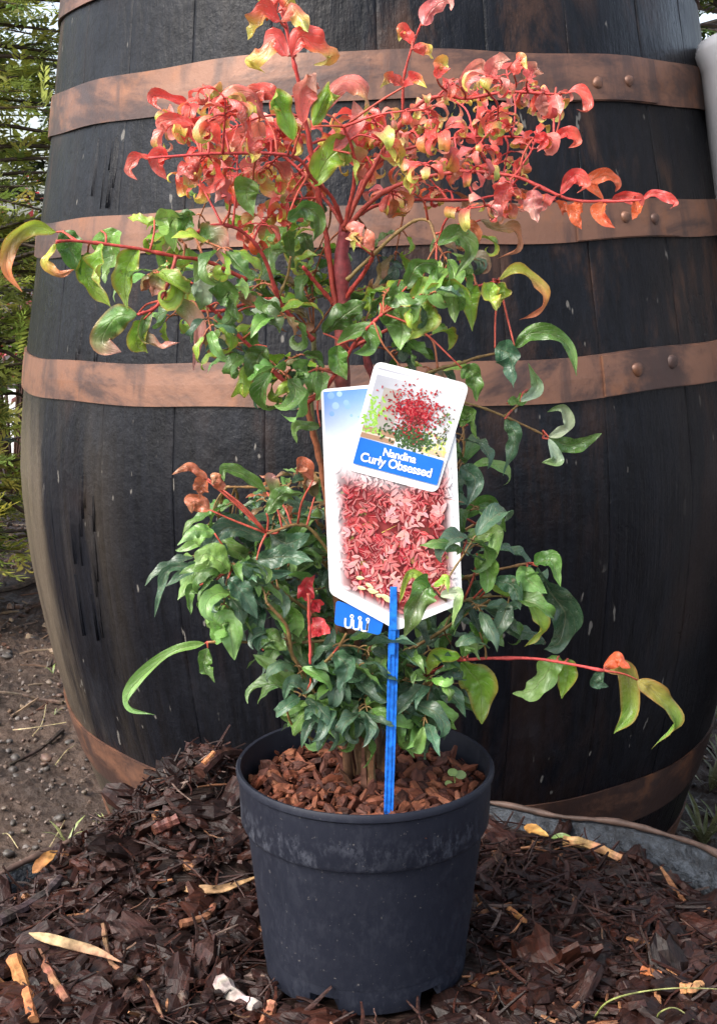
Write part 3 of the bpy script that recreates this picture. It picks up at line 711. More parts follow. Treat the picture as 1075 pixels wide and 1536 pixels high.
HEROES = '''415,18 400,10 383,-4|13|20|RY
417,18 430,4 442,-10|13|-20|RY
420,32 397,22 386,42 372,60|15|25|RY
421,32 440,14 455,32 462,48|13|-30|PY
432,84 412,57 392,82 370,92 398,110|14|30|RY
436,84 452,55 478,72 497,84 470,97|18|-20|RY
455,185 452,140 470,112 476,140|18|20|P
470,190 492,140 490,165|14|10|YG
480,170 512,122 545,128 556,160 545,178|15|-25|PY
500,225 535,180 530,150|12|15|P
400,180 375,140 345,140 340,158|13|30|PY
420,150 395,135 372,150 385,170|14|10|RY
440,210 415,150 405,165|16|10|YG
286,160 262,150 232,143 230,158 243,165|8|35|R
290,186 264,180 240,184 250,198|9|20|R
252,238 240,231 238,250 251,270|13|5|R
226,237 207,238 193,256 206,270|8|40|R
300,240 280,250 290,268|13|10|R
330,215 310,195 300,210|13|10|RY
385,215 375,225 378,245|17|0|RY
345,300 330,285 322,305|14|20|P
380,270 370,290 380,325|20|0|LG
430,330 455,312 478,330 470,362|15|20|G
470,280 495,235 520,225 515,250|22|-10|YG
540,270 528,240 535,278|17|0|PY
600,250 592,215 600,252|14|0|PY
620,290 607,262 615,292|15|0|PY
540,370 527,345 530,378|15|0|PY
560,375 545,355 555,378|13|10|PY
634,38 648,14 670,2 676,16|14|10|P
616,66 604,44 598,62|9|20|RY
618,74 640,72 650,88|10|-10|RY
604,130 582,116 570,132|9|15|RY
606,130 626,118 640,132|9|-15|RY
655,118 662,95 670,110|11|0|RY
690,130 700,112 722,96 726,112|11|10|P
730,120 745,95 765,90|12|0|P
770,112 780,88 790,104|10|0|RY
790,120 800,102 815,110|12|0|P
812,140 812,158 818,174|10|0|P
832,142 836,158 840,172|9|0|P
850,140 868,135 882,152 878,168 864,164|8|-30|R
832,208 850,198 866,212 852,222|9|-15|R
800,206 815,212 805,228|9|0|R
905,300 884,276 905,264 925,272 922,288|10|10|O
962,300 980,290 1000,298 1013,306 1004,314|7|-25|R
915,302 935,294 958,304 945,312|9|10|R
905,304 900,322 922,342|11|0|O
950,302 955,320 948,330|8|0|O
868,302 862,322 872,344|11|5|O
800,284 800,308 806,334|14|0|P
765,276 752,300 752,325|13|0|R
840,292 862,262 880,278 865,290|11|0|R
720,330 745,345 770,345 776,370 745,388|9|-30|BO
690,335 712,350 706,380|12|0|B
85,348 50,338 18,365 10,405 34,438|13|-25|YO
84,365 68,392 88,412 112,404|8|35|YO
94,346 105,372 122,412|20|-15|G
152,346 168,378 158,425|24|12|LG
132,378 132,420 166,460|17|-20|YG
152,365 150,400 150,432|14|35|YG
208,372 188,410 192,466|18|10|YG
232,330 262,330 262,378|20|15|LG
270,355 285,325 262,318|14|-30|G
296,358 325,358 342,400|18|-20|GP
206,472 172,478 153,515 182,528|20|10|GP
226,462 214,500 240,520 270,514|10|-20|GP
246,456 275,458 296,492 290,556|14|15|GP
215,480 205,515 222,530|16|10|YG
250,400 235,425 228,445|14|10|GP
290,425 305,435 300,465|18|0|PG
330,455 345,440 358,480|20|0|G
385,460 400,470 420,500|18|-10|PG
400,520 385,545 405,575|22|0|G
455,600 432,580 408,598|9|15|YG
460,560 445,555 450,590|14|10|G
480,640 445,640 445,665|8|20|G
485,500 520,470 550,452|17|20|G
505,515 545,495 555,520 530,530|14|-20|G
505,518 508,545 520,570|16|0|G
570,455 600,480 600,525|24|0|LG
625,460 640,480 612,510|18|10|YG
656,368 688,352 704,380 682,415|14|-20|G
610,430 625,400 655,400 650,440|14|20|G
600,420 590,450 575,450|12|0|G
660,420 678,435 682,484|19|0|LG
706,430 706,455 708,497|15|0|YG
740,424 734,442 744,466|14|-20|YG
748,424 757,442 744,466|12|25|YG
748,420 776,404 808,428 812,462 778,480|9|-35|YO
772,522 800,500 848,512 864,564|12|-15|G
742,522 765,535 770,582|19|10|DG
692,552 708,565 714,602|15|0|G
780,602 805,580 792,545|10|10|PG
760,605 785,600 805,580|9|-30|G
822,655 850,638 842,612 820,618|9|15|PG
822,656 858,668 902,650|12|10|G
822,658 835,690 812,694|10|0|PG
757,628 772,658 754,714|11|10|DG
690,640 705,620 715,660|13|0|G
690,700 712,720 700,760|15|0|DG
296,850 256,852 242,885 232,926|8|10|DG
308,965 255,980 196,1035 196,1062 232,1072|9|25|LG
320,962 342,935 352,990|24|5|LG
312,972 306,1000 322,1024|12|0|G
395,806 340,792 304,828|18|10|DG
345,856 312,832 292,850|18|10|LG
342,868 362,888 386,928|17|-10|DG
325,870 318,895 322,926|22|0|DG
300,878 284,890 286,922|8|20|G
322,800 292,796 266,818|11|10|LG
345,850 380,860 440,858|16|0|DG
405,800 430,815 465,800|18|0|DG
385,840 430,835 470,842|16|0|DG
400,738 368,714 336,704 336,722|10|15|G
400,770 420,745 455,740|13|0|G
312,718 285,700 258,712|7|10|B
310,720 298,735 300,748|13|0|B
315,765 290,752 288,770|13|0|B
335,735 325,718 318,728|10|0|B
420,752 408,720 412,712|11|0|GP
470,720 450,695 445,712|12|0|B
472,745 462,715 458,740|13|0|BO
415,922 440,925 448,956|22|10|LG
466,900 458,880 472,862|13|0|C
463,915 475,905 468,920|11|0|C
464,955 476,940 495,950|14|0|C
395,975 410,960 430,975|17|0|G
790,850 790,868 820,890|19|-10|LG
806,850 828,890 848,925 838,962 815,974|27|20|DG
800,845 826,842 840,880|14|-25|G
690,778 732,754 758,798|12|-15|G
700,810 742,800 735,850|15|0|LG
680,790 682,800 690,830|14|0|DG
715,830 730,855 728,890|18|0|LG
735,880 788,900 810,940 786,970|14|-25|YG
740,870 770,880 780,915|14|0|DG
660,893 690,892 678,938|10|25|PG
647,880 632,892 606,955|21|0|G
646,880 615,860 598,905|7|20|YG
650,880 668,866 672,890|7|0|YG
692,992 720,1030 722,1086|26|5|YG
695,985 700,965 720,990|14|0|LG
700,975 735,950 755,970|14|0|G
690,985 655,985 640,1012|13|10|YG
838,984 822,1005 795,1035 768,1040|20|15|LG
850,988 850,1015 842,1048|17|0|YG
905,1004 935,1000 945,1060 920,1100|18|10|YP
905,1004 925,988 945,1002|12|0|O
955,1020 985,1042 1010,1080 976,1124|16|-10|YP
905,1006 893,1022 912,1030|10|10|DG
645,1028 657,1075 632,1132|13|5|DG
648,1028 680,1045 698,1076|14|0|DG
644,1026 615,1030 586,1046|17|0|DG
460,1035 435,1025 426,1050|11|20|DG
500,980 520,1000 510,1040|20|0|DG
470,1060 500,1030 510,1000|12|10|DG
570,960 560,985 565,1010|16|0|G
480,1085 470,1065 455,1080|10|10|DG'''
for line in HEROES.splitlines():
    s, hw, roll, pal = line.split('|')
    last = s.split()[0].split(',')
    d = -.05 + hr.uniform(-.02, .015)
    if float(last[1]) > 600 and float(last[0]) > 560: d = -.03 + hr.uniform(-.02, .02)
    if s.startswith(('647,880', '646,880', '650,880', '660,893')): d = -.10
    hero(s, float(hw), float(roll), pal, d, hr.uniform(-.006, .012))
# leaf sprays filling the crown
def curl_leaf(p, d, nrm, L, hw, curl, pal, twist=0.0, fold=.35, crk=.6):
    side = d.cross(nrm).normalized(); pts = [p.copy()]; n = 11; dd = d.copy(); q = p.copy()
    for i in range(n):
        t = (i + .5) / n
        ang = -curl * (.30 + 2.1 * t * t) / n
        dd = Quaternion(side, ang) @ dd; side = (Quaternion(dd, twist / n) @ side)
        q = q + dd * (L / n); pts.append(q.copy())
    leaf(pts, nrm, hw, pal, fold, .30 * crk + .06, 1.0, 17, crk)
def spray(a, b, n, Lpx, pals, curl, wr=(.22, .34), droop=.0, stalk_c=None, crk=.6):
    "a leaf stalk from a to b bearing opposite pairs of leaflets"
    dirv = b - a; ln = dirv.length; mid = a + dirv * .5 + Vector((rl.uniform(-.1, .1), rl.uniform(-.1, .1), rl.uniform(.02, .18))) * ln
    path = crom([a, mid, b], 14); ex = []
    for k in range(n):
        t = .45 + .55 * (k + 1) / n if n > 1 else 1; i = min(13, int(t * 13)); p = path[i]
        tg = (path[min(i + 1, 13)] - path[max(i - 1, 0)]).normalized()
        lat = tg.cross(Vector((0, 0, 1))); lat = lat.normalized() if lat.length > .05 else Vector((1, 0, 0))
        lat = Quaternion(tg, rl.uniform(-.9, .9)) @ lat
        dirs = [lat, -lat] if k < n - 1 else [lat, -lat, tg]
        for dv in dirs:
            if rl.random() < .08: continue
            d0 = (dv + tg * rl.uniform(.1, .8) + Vector((0, 0, rl.uniform(-.2, .5) - droop))).normalized()
            sl = mm(rl.uniform(4, 16), YC); e = p + d0 * sl
            ex.append(([p, (p + e) / 2 + Vector((0, 0, .0008)), e], .0007, .0005))
            nr = Vector((rl.uniform(-.5, .5), rl.uniform(-.9, .1), 1.0)); nr = (nr - d0 * nr.dot(d0)).normalized()
            L = mm(Lpx * rl.uniform(.7, 1.25), YC)
            curl_leaf(e, d0, nr, L, L * rl.uniform(*wr) * .5 * 1.1, rl.uniform(*curl), rl.choice(pals), rl.uniform(-2.0, 2.0) * min(1, crk * 1.6), rl.uniform(.15, .75), crk)
    c = stalk_c or (.42, .05, .045)
    branch([a, mid, b], .0009, .0005, c, c, 5, 'leaf_stalk', 12, ex, False)
def pts_of(s): return [tuple(map(float, a.split(','))) for a in s.split()]
TOP = P(517, 338, YC)
RED = pts_of('''300,170 265,195 335,160 372,190 318,232 296,262 355,248 392,205 412,255 352,292 432,190 470,225 448,285 505,205 545,180 540,245 572,205 592,250 612,205
 640,170 662,205 640,245 684,140 702,182 722,222 752,125 742,170 772,190 800,150 792,208 762,252 702,272 652,290 722,302 772,300 822,288 602,300 838,152 690,240 560,290 480,320 420,310 395,330''')
def mid_start(tx, ty, y, f0):
    e = P(tx, ty, y); return min(stems, key=lambda q: (q - e).length_squared + .35 * abs((q - e).length - f0) ** 2)
RED = [p for p in RED if p not in ((560, 290), (480, 320))]
for tx, ty in RED + RED[::2] + RED[1:26:3]:
    y = YC + rl.uniform(-.10, .10) * (1 if 330 < tx < 760 else .6)
    b = P(tx + rl.uniform(-16, 16), ty + rl.uniform(-14, 14), y); a = mid_start(tx, ty, y, .05)
    pals = ['R', 'R', 'P', 'RY', 'RY', 'RY', 'PY', 'PY'] if ty < 270 else ['R', 'P', 'RY', 'PY', 'O', 'B', 'PY']
    spray(a, b, 3, 50 if tx < 640 else 41, pals, (3.0, 7.0), (.28, .42), .0, None, .28)
GRN = pts_of('''262,352 300,332 238,402 282,422 332,382 342,442 305,482 362,502 392,422 402,362 432,472 452,522 424,562 372,540 472,402 255,470 440,340 480,370 460,440 345,520 320,420
 562,392 602,372 622,422 662,392 562,452 602,472 642,442 545,492 582,522 642,502 692,402 700,352 652,545 612,545 540,420 580,430 480,545''')
for tx, ty in GRN + GRN[:21:2]:
    y = YC + (rl.uniform(.02, .11) if 465 < tx < 570 and ty < 480 else rl.uniform(-.09, .11))
    b = P(tx + rl.uniform(-12, 12), ty + rl.uniform(-12, 12), y); a = mid_start(tx, ty, y, .05)
    pals = ['G', 'G', 'LG', 'YG', 'DG', 'YG', 'G', 'BO'] + (['GP', 'YG'] if tx < 340 else []) + (['BO', 'YG'] if ty < 390 else [])
    spray(a, b, 3 if rl.random() < .3 else 2, 66, pals, (1.4, 5.8), (.25, .37), .15, (.30, .10, .045))
LOW = pts_of('''302,832 332,802 352,772 402,742 442,732 472,712 352,842 402,802 442,782 382,872 422,852 462,832 342,902 402,912 452,892 472,762 424,962 472,942 452,1002 482,1042 512,1002
 522,962 552,982 562,1042 502,1072 622,972 642,1012 602,1062 662,962 692,932 682,1022 722,902 702,862 742,832 692,802 702,762 692,702 697,652 722,962 762,902 750,935 500,920 540,930 470,870 500,840
 380,820 420,760 360,890 450,950 640,900 700,820 530,1060 480,1000 590,1000 430,830 470,800''')
for tx, ty in LOW + [p for p in LOW if p[0] < 660] + [p for p in LOW if p[0] < 560][::3] + [(x_, y_) for x_ in (462, 492, 520, 548, 615, 645) for y_ in (985, 1020, 1052, 1075)]:
    y = YC + rl.uniform(-.075, .10)
    if 430 < tx < 700 and ty < 960: y = YC + rl.uniform(.0 if tx > 470 else -.02, .10)
    if 440 < tx < 660 and ty > 975: y = YC - rl.uniform(.015, .055)
    b = P(tx + rl.uniform(-10, 10), ty + rl.uniform(-10, 10), y); a = mid_start(tx, ty, y, .05)
    small = tx > 380 and ty < 780 and tx < 480
    pals = ['BO', 'B', 'G', 'DG', 'LG'] if small else ['DG', 'DG', 'DG', 'G', 'DG', 'LG', 'G']
    spray(a, b, 2, 42 if small else 74, pals, (.6, 4.2), (.22, .33), .15, (.20, .12, .045))
mb = MB()
for e, e0, e1 in stalk_extra: mb.tube([p - ROOT for p in crom(e, 7)], lambda t: e0 + (e1 - e0) * t, 5, lambda t: jit((.40, .07, .045), .06))
tag(mb.build('leaf_petiole', M['twig'], plant, True), kind='stuff')
leaves.sort(key=lambda q: -q[0])
for _, v, f, c, l_ in leaves[:300]: mesh('leaf', v, f, M['leaf'], plant, True, c, l_)
mb = MB(); luv = []
for _, v, f, c, l_ in leaves[300:]: mb.add(v, f, c); luv += l_
tag(mesh('small_leaves', mb.v, mb.f, M['leaf'], plant, True, mb.c, luv), 'smaller curled leaflets filling the crown', kind='stuff')

# ------------------------------------------------------------------ plant label on its stake
LY = YC - .066
LO = P(590, 900, LY); lab = empty('plant_label', P(583, 1222, LY)); LR = Vector(lab.location)
tag(lab, 'tall white picture label with a tilted square name card on a blue stake', 'plant label')
def lp(x, y, lift=0.0): q = P(x, y, LY - lift); return q - LR
def rounded(pts, r, n=5):
    out = []; m_ = len(pts)
    for i in range(m_):
        a, b, c = Vector(pts[i - 1]), Vector(pts[i]), Vector(pts[(i + 1) % m_])
        u, w_ = (a - b).normalized() * r, (c - b).normalized() * r
        for k in range(n + 1):
            t = k / n; out.append(tuple((b + u) * (1 - t) ** 2 + b * 2 * t * (1 - t) + (b + w_) * t * t))
    return out
def card(name, pts, r, lift, th, mat, parent):
    q = rounded(pts, r); n = len(q); v = [lp(x, y, lift) for x, y in q] + [lp(x, y, lift - th) for x, y in q]
    f = [tuple(range(n)), tuple(range(2 * n - 1, n - 1, -1))] + [(k, n + k, n + (k + 1) % n, (k + 1) % n) for k in range(n)]
    return mesh(name, v, f, mat, parent)
big = card('picture_card', [(481, 584), (676, 566), (687, 906), (596, 946), (494, 890)], 9, .0, .0007, M['card'], lab)
small = card('name_card', [(563, 541), (704, 576), (655, 740), (519, 704)], 13, .0022, .0008, M['card'], lab)
tab = card('blue_tab', [(504, 900), (577, 925), (570, 953), (501, 937)], 6, -.0016, .0008, M['blue'], lab)
class Print:
    def __init__(s, lift): s.mb = MB(); s.lift = lift; s.k = 0
    def poly(s, pts, cols):
        s.k += 1; l_ = s.lift + s.k * 7e-7
        s.mb.add([lp(x, y, l_) for x, y in pts], [tuple(range(len(pts)))], cols if isinstance(cols, list) else [cols] * len(pts))
    def grid(s, fn, cf, nu, nv):
        s.k += 1; v = []; c = []
        for j in range(nv + 1):
            for i in range(nu + 1):
                x, y = fn(i / nu, j / nv); v.append(lp(x, y, s.lift + s.k * 7e-7)); c.append(cf(i / nu, j / nv))
        s.mb.add(v, [(j * (nu + 1) + i, j * (nu + 1) + i + 1, (j + 1) * (nu + 1) + i + 1, (j + 1) * (nu + 1) + i) for j in range(nv) for i in range(nu)], c)
rp = random.Random(44)
# large card picture: blue sky melting to white, then red foliage
def bot_(u): return 884 + 57 * u / .55 if u < .55 else 941 - 36 * (u - .55) / .45
def B_(u, v_):   # card surface, inset from the edges
    t_ = 588 - 16 * u; return 485 + 13 * v_ + 195 * u, t_ + v_ * (bot_(u) - t_)
pr = Print(.00012)
pr.grid(B_, lambda u, v_: lerp((.13, .30, .72), (.86, .88, .90), min(1, sm(-.02, .34, v_) + .30 * u * u)) if v_ < .4 else (.87, .87, .88), 20, 20)
for _ in range(9):
    u, v_, r_ = rp.uniform(.03, .4), rp.uniform(.01, .13), rp.uniform(1.5, 5.5); x, y = B_(u, v_)
    pr.poly([(x + r_ * math.cos(a), y + r_ * math.sin(a)) for a in [k * math.pi / 6 for k in range(12)]], lerp((.22, .40, .78), (.42, .58, .86), rp.random()))
def fade(c, u, v_):
    e = min(sm(.02, .14, u), sm(.98, .88, u), sm(.33, .47, v_), sm(1.0, .93, v_)); return lerp((.87, .87, .88), c, e)
def pleaf(pr, x, y, ang, L, W, ca, cb, fd=None, vein=True):
    ca_, sa = math.cos(ang), math.sin(ang)
    prof_ = [(0, 0), (.25, .8), (.5, 1), (.78, .6), (1, 0), (.78, -.6), (.5, -1), (.25, -.8)]
    pts = [(x + ca_ * a * L - sa * b * W, y + sa * a * L + ca_ * b * W) for a, b in prof_]
    cl = [ca if b >= 0 else cb for a, b in prof_]
    pr.poly(pts, [fd(c, p) for c, p in zip(cl, pts)] if fd else cl)
    if vein and L > 9:
        w_ = .45; pts = [(x - sa * w_, y + ca_ * w_), (x + sa * w_, y - ca_ * w_), (x + ca_ * L * .9, y + sa * L * .9)]
        vc = (.62, .26, .24); pr.poly(pts, [fd(vc, p) for p in pts] if fd else vc)
REDS = [(.30, .012, .022), (.38, .022, .034), (.42, .045, .05), (.20, .010, .018), (.46, .10, .10), (.62, .30, .29), (.34, .018, .035), (.14, .010, .014)]
def uv1(p):
    u = .5
    for _ in range(3): t_ = 588 - 16 * u; v_ = (p[1] - t_) / (bot_(max(0, min(1, u))) - t_); u = (p[0] - 485 - 13 * v_) / 195
    return u, v_
def fd1(c, p):
    u, v_ = uv1(p); return fade(c, u, v_)
pr.grid(lambda u, v_: B_(.04 + .92 * u, .36 + .61 * v_), lambda u, v_: fade(jit(lerp((.10, .016, .018), (.34, .05, .05), rp.random()), .2), .04 + .92 * u, .36 + .61 * v_), 16, 22)
for _ in range(130):
    u, v_ = rp.uniform(.1, .9), rp.uniform(.48, .90); x, y = B_(u, v_); r_ = rp.uniform(3, 9)
    pr.poly([(x + r_ * rp.uniform(.6, 1.1) * math.cos(a), y + r_ * rp.uniform(.5, 1) * math.sin(a)) for a in [k * math.pi / 4 for k in range(8)]], fd1(rp.choice([(.22, .03, .03), (.35, .05, .05), (.14, .04, .03), (.45, .08, .08), (.25, .20, .06)]), (x, y)))
x, y = B_(.80, .70); pr.poly([(x + 17 * math.cos(a), y + 15 * math.sin(a)) for a in [k * math.pi / 6 for k in range(12)]], (.10, .028, .028))
for _ in range(22):
    u, v_ = rp.uniform(.1, .9), rp.uniform(.5, .95); x, y = B_(u, v_); a = rp.uniform(0, 6.28); L = rp.uniform(20, 50)
    pr.poly([(x, y), (x + 1.3 * math.sin(a), y - 1.3 * math.cos(a)), (x + L * math.cos(a), y + L * math.sin(a))], fd1(rp.choice([(.55, .12, .08), (.62, .50, .12), (.6, .2, .12)]), (x, y)))
ORD = sorted([rp.choice(REDS) for _ in range(210)], key=lambda c: c[1] + rp.uniform(-.15, .15))
for base_c in ORD:
    u, v_ = rp.uniform(.07, .93), rp.uniform(.40, .93) ; x, y = B_(u, v_); a0 = rp.uniform(0, 6.28)
    if .70 < u < .92 and .64 < v_ < .76: continue
    sl = rp.uniform(10, 34); bend = rp.uniform(-.02, .02); nk = rp.choice((2, 3, 4))
    for k in range(nk * 2 + 1):
        d_ = sl * (k // 2 + .6) / nk; aa = a0 + bend * d_; x1, y1 = x + d_ * math.cos(aa), y + d_ * math.sin(aa)
        a = aa + (0 if k == nk * 2 else (1 if k % 2 else -1) * rp.uniform(.5, 1.15)); L = rp.uniform(6, 17); uu, vv = uv1((x1 + L * math.cos(a), y1 + L * math.sin(a)))
        if not (.03 < uu < .97 and vv < .97 and .0 < uv1((x1, y1))[0] < .97): continue
        pleaf(pr, x1, y1, a, L, L * rp.uniform(.12, .24), jit(base_c, .25), lerp(jit(base_c, .25), (.70, .34, .32), rp.uniform(0, .5)), fd1)
for _ in range(9):
    x, y = B_(rp.uniform(.15, .42), rp.uniform(.88, .93)); pleaf(pr, x, y, rp.uniform(-.2, .6), rp.uniform(8, 17), 3, (.55, .55, .25), (.72, .72, .5))
pr.mb.build('printed_picture', M['print'], big)
# small card picture: red bush, green below, blue strip
pr = Print(.0023)
Q0, Q1, Q2, Q3 = Vector((568, 551)), Vector((695, 583)), Vector((655, 728)), Vector((529, 695))
def S_(u, v_): q = (Q0 * (1 - u) + Q1 * u) * (1 - v_) + (Q3 * (1 - u) + Q2 * u) * v_; return q.x, q.y
pr.grid(S_, lambda u, v_: lerp((.36, .37, .42), (.70, .70, .70), sm(.0, .6, u) * .6 + .3 * v_), 6, 8)
def quad(u0, v0, u1, v1, c): pr.poly([S_(u0, v0), S_(u1, v0), S_(u1, v1), S_(u0, v1)], c)
quad(.0, .02, 1, .07, (.70, .70, .73)); quad(.12, .18, .34, .62, (.36, .33, .30)); quad(.0, .60, .42, .72, (.36, .22, .14)); quad(.0, .655, .42, .672, (.62, .52, .42)); quad(.7, .66, 1, .72, (.60, .42, .28)); quad(.4, .55, .46, .72, (.85, .85, .86))
for _ in range(70): x, y = S_(rp.gauss(.07, .07) % 1, rp.uniform(.30, .66)); pleaf(pr, x, y, rp.uniform(0, 6.28), rp.uniform(4, 9), 2, (.20, .42, .05), (.35, .55, .12))
for _ in range(45): x, y = S_(rp.uniform(.72, .98), rp.uniform(.52, .72)); pleaf(pr, x, y, rp.uniform(0, 6.28), rp.uniform(3, 8), 2, (.55, .60, .14), (.72, .70, .30))
def inside(u, v_): return .02 < u < .98 and .02 < v_ < .74
def blob(cu, cv, ru, rv, c, n=18): pr.poly([S_(cu + ru * math.cos(k * 6.283 / n) * rp.uniform(.85, 1.1), cv + rv * math.sin(k * 6.283 / n) * rp.uniform(.85, 1.1)) for k in range(n)], c)

for k_ in range(560):
    u, v_ = rp.gauss(.58, .15 if k_ > 200 else .07), rp.gauss(.60, .07 if k_ > 200 else .05)
    if inside(u, v_) and v_ < .735: x, y = S_(u, v_); pleaf(pr, x, y, rp.uniform(0, 6.28), rp.uniform(3, 7), 1.4, rp.choice([(.03, .07, .03), (.06, .12, .04), (.11, .18, .06), (.04, .05, .03)]), (.06, .11, .04))
for _ in range(900):
    a, r_ = rp.uniform(0, 6.28), rp.random() ** .62; k_ = rp.random() < .4; u, v_ = rp.gauss(.53, .09 if k_ else .155), rp.gauss(.36 if k_ else .33, .065 if k_ else .11)
    if inside(u, v_): x, y = S_(u, v_); c = jit(rp.choice(REDS[:5]), .15); pleaf(pr, x, y, rp.uniform(0, 6.28), rp.uniform(2.5, 6), rp.uniform(.8, 1.5), c, c)
for _ in range(60):
    u, v_ = rp.uniform(.82, .97), rp.uniform(.25, .6); x, y = S_(u, v_); pleaf(pr, x, y, rp.uniform(0, 6.28), rp.uniform(3, 6), 1, (.07, .14, .06), (.16, .10, .07))
for _ in range(30): x, y = S_(rp.uniform(.40, .68), rp.uniform(.38, .50)); pleaf(pr, x, y, rp.uniform(0, 6.28), rp.uniform(3, 6), 1.4, (.16, .03, .03), (.10, .03, .02))
pr.mb.build('printed_picture', M['print'], small)
v0 = .725; q = [S_(0, v0), S_(1, v0 + .02), S_(1, 1), S_(0, 1)]
card('blue_strip', q, 1.5, .0031, .0002, M['blue'], small)
def text(body, x0, y0, x1, y1, size, lift, parent, name):
    "lettering centred on (x0,y0), baseline along (x1-x0, y1-y0)"
    cu = bpy.data.curves.new(name, 'FONT'); cu.body = body; cu.size = 1.0; cu.align_x = 'CENTER'; cu.align_y = 'CENTER'; cu.offset = .012; cu.extrude = .0; cu.space_character = .96
    o = bpy.data.objects.new(name, cu); COL.objects.link(o)
    dg = bpy.context.evaluated_depsgraph_get(); me = bpy.data.meshes.new_from_object(o.evaluated_get(dg))
    bpy.data.objects.remove(o); bpy.data.curves.remove(cu)
    d = Vector((x1 - x0, y1 - y0)).normalized(); u = Vector((-d.y, d.x)) * -1
    # lean the letters with the card
    mb = MB(); vs_ = [tuple(q.co) for q in me.vertices]; fs_ = [tuple(p.vertices) for p in me.polygons]; bpy.data.meshes.remove(me)
    for k, (ox, oy) in enumerate(((-.016, -.004), (.016, -.004), (0, .006), (-.016, .008), (.016, .008))):
        mb.add([lp(x0 + d.x * (a + ox) * size * .93 + u.x * (b + oy) * size, y0 + d.y * (a + ox) * size * .93 + u.y * (b + oy) * size, lift + k * 2e-6) for a, b, _ in vs_], fs_)
    return mb.build(name, M['white'], parent)
text('Nandina', 599, 684, 599 + 10, 684 + 2.4, 17, .0034, small, 'lettering')
text('Curly Obsessed', 594, 698, 594 + 10, 698 + 2.4, 19, .0034, small, 'lettering')
# looped white mark on the blue tab
mb = MB()
def stroke(pts, w_=1.4):
    pts = [Vector(p) for p in pts]; v = []; n = len(pts)
    for i, p in enumerate(pts):
        t = (pts[min(i + 1, n - 1)] - pts[max(i - 1, 0)]).normalized(); s = Vector((-t.y, t.x)) * w_
        v += [lp(*(p + s), -.0014), lp(*(p - s), -.0014)]
    mb.add(v, [(2 * i, 2 * i + 1, 2 * i + 3, 2 * i + 2) for i in range(n - 1)])
for k in range(3):
    x, y = 518 + k * 12.0, 927 + k * 2.6
    stroke([(x + a, y + b) for a, b in ((0, 0), (-.6, 7), (0, 13), (3, 14.5), (7, 14.2), (8.5, 11), (9.2, 3), (10.5, -.5))])
    stroke([(x + 9.5 + 2.2 * math.cos(t), y - 2.6 + 2.2 * math.sin(t)) for t in [j * math.pi / 4 for j in range(9)]], .9)
stroke([(552 + a, 935 + b) for a, b in ((-1, 0), (-1.8, 7), (-2, 12))])
mb.build('printed_mark', M['white'], tab)
# stake: ribbed blue strip from the pot up to the card
def bar(name, x0, y0, x1, y1, w0, w1, lift, th, parent):
    d = Vector((x1 - x0, y1 - y0)).normalized(); s = Vector((-d.y, d.x)); q = [(Vector((x0, y0)) + s * w0), (Vector((x0, y0)) - s * w0), (Vector((x1, y1)) - s * w1), (Vector((x1, y1)) + s * w1)]
    v = [lp(p.x, p.y, lift) for p in q] + [lp(p.x, p.y, lift - th) for p in q]
    return mesh(name, v, [(0, 1, 2, 3), (7, 6, 5, 4), (0, 4, 5, 1), (1, 5, 6, 2), (2, 6, 7, 3), (3, 7, 4, 0)], M['stake'] if name != 'x' else None, parent)
M['stake'] = plain('scuffed_blue_plastic', (.012, .150, .60), .42, .4, .35, 160, .3)
stake = bar('stake', 591, 925, 582, 1240, 8.0, 7.0, -.0010, .0022, lab)
for o_, wd in ((-6.0, 1.3), (0.6, 1.5), (6.0, 1.3)): bar('rib', 591 + o_, 948, 582 + o_ * .9, 1238, wd, wd, -.0003, .0016, stake)
bar('clip', 590, 880, 589, 945, 5.0, 6.0, .0022, .0016, stake); bar('catch', 589, 946, 588, 982, 4.2, 3.4, .0020, .0022, stake)
# ------------------------------------------------------------------ odd pieces on the mulch
def on(px, py, lift=.006):
    q = hit(px, py, mulch_h)
    while q is None or not in_planter(q.x, q.y, .035): py += 4; q = hit(px, py, mulch_h)
    return Vector((q.x, q.y, mulch_h(q.x, q.y) + lift))
def ribbon(name, s, hw, cols, label, cat, lift=.008, fold=.3, mat='straw'):
    pts = [on(*p, lift + (.004 if i % 2 else 0)) for i, p in enumerate(pts_of(s))]; n0 = len(leaves)
    PAL['_t'] = cols; leaf(pts, Vector((.1, -.6, 1)), hw, '_t', fold, .05, 1.0, 12)
    _, v, f, c, _l = leaves.pop(); c0 = pts[len(pts) // 2]
    v = [a + ROOT - c0 for a in v]; n = len(v)
    v2 = v + [a - Vector((0, 0, .0006)) for a in v]; f2 = f + [tuple(n + i for i in reversed(q)) for q in f]
    o = mesh(name, v2, f2, M[mat], None, True, c + c); o.location = c0; return tag(o, label, cat)
def stick(name, s, r, col, label, cat, lift=.004, taper=.8, mat='straw', seg=7):
    pts = [on(*p, lift) for p in pts_of(s)]; q = crom(pts, 3 * len(pts) + 3); c0 = q[len(q) // 2].copy()
    mb = MB(); mb.tube([p - c0 + Vector((rm.uniform(-.1, .1), rm.uniform(-.1, .1), 0)) * r for p in q], lambda t: r * (1 - (1 - taper) * t) * (1 + .12 * math.sin(t * 17 + r * 9000)), seg, lambda t: jit(col, .22))
    o = mb.build(name, M[mat], None, False); o.location = c0; return tag(o, label, cat)
ribbon('dry_leaf', '262,1347 305,1356 345,1346 392,1332', .0042, ((.30, .20, .10), (.25, .16, .075)), 'pale straw-coloured dry leaf lying against the pot side', 'dry leaf')
ribbon('dry_leaf', '45,1426 90,1438 135,1446 184,1472', .0046, ((.33, .20, .115), (.25, .15, .085)), 'long pale pinkish dry leaf curling over two orange sticks', 'dry leaf', .012)
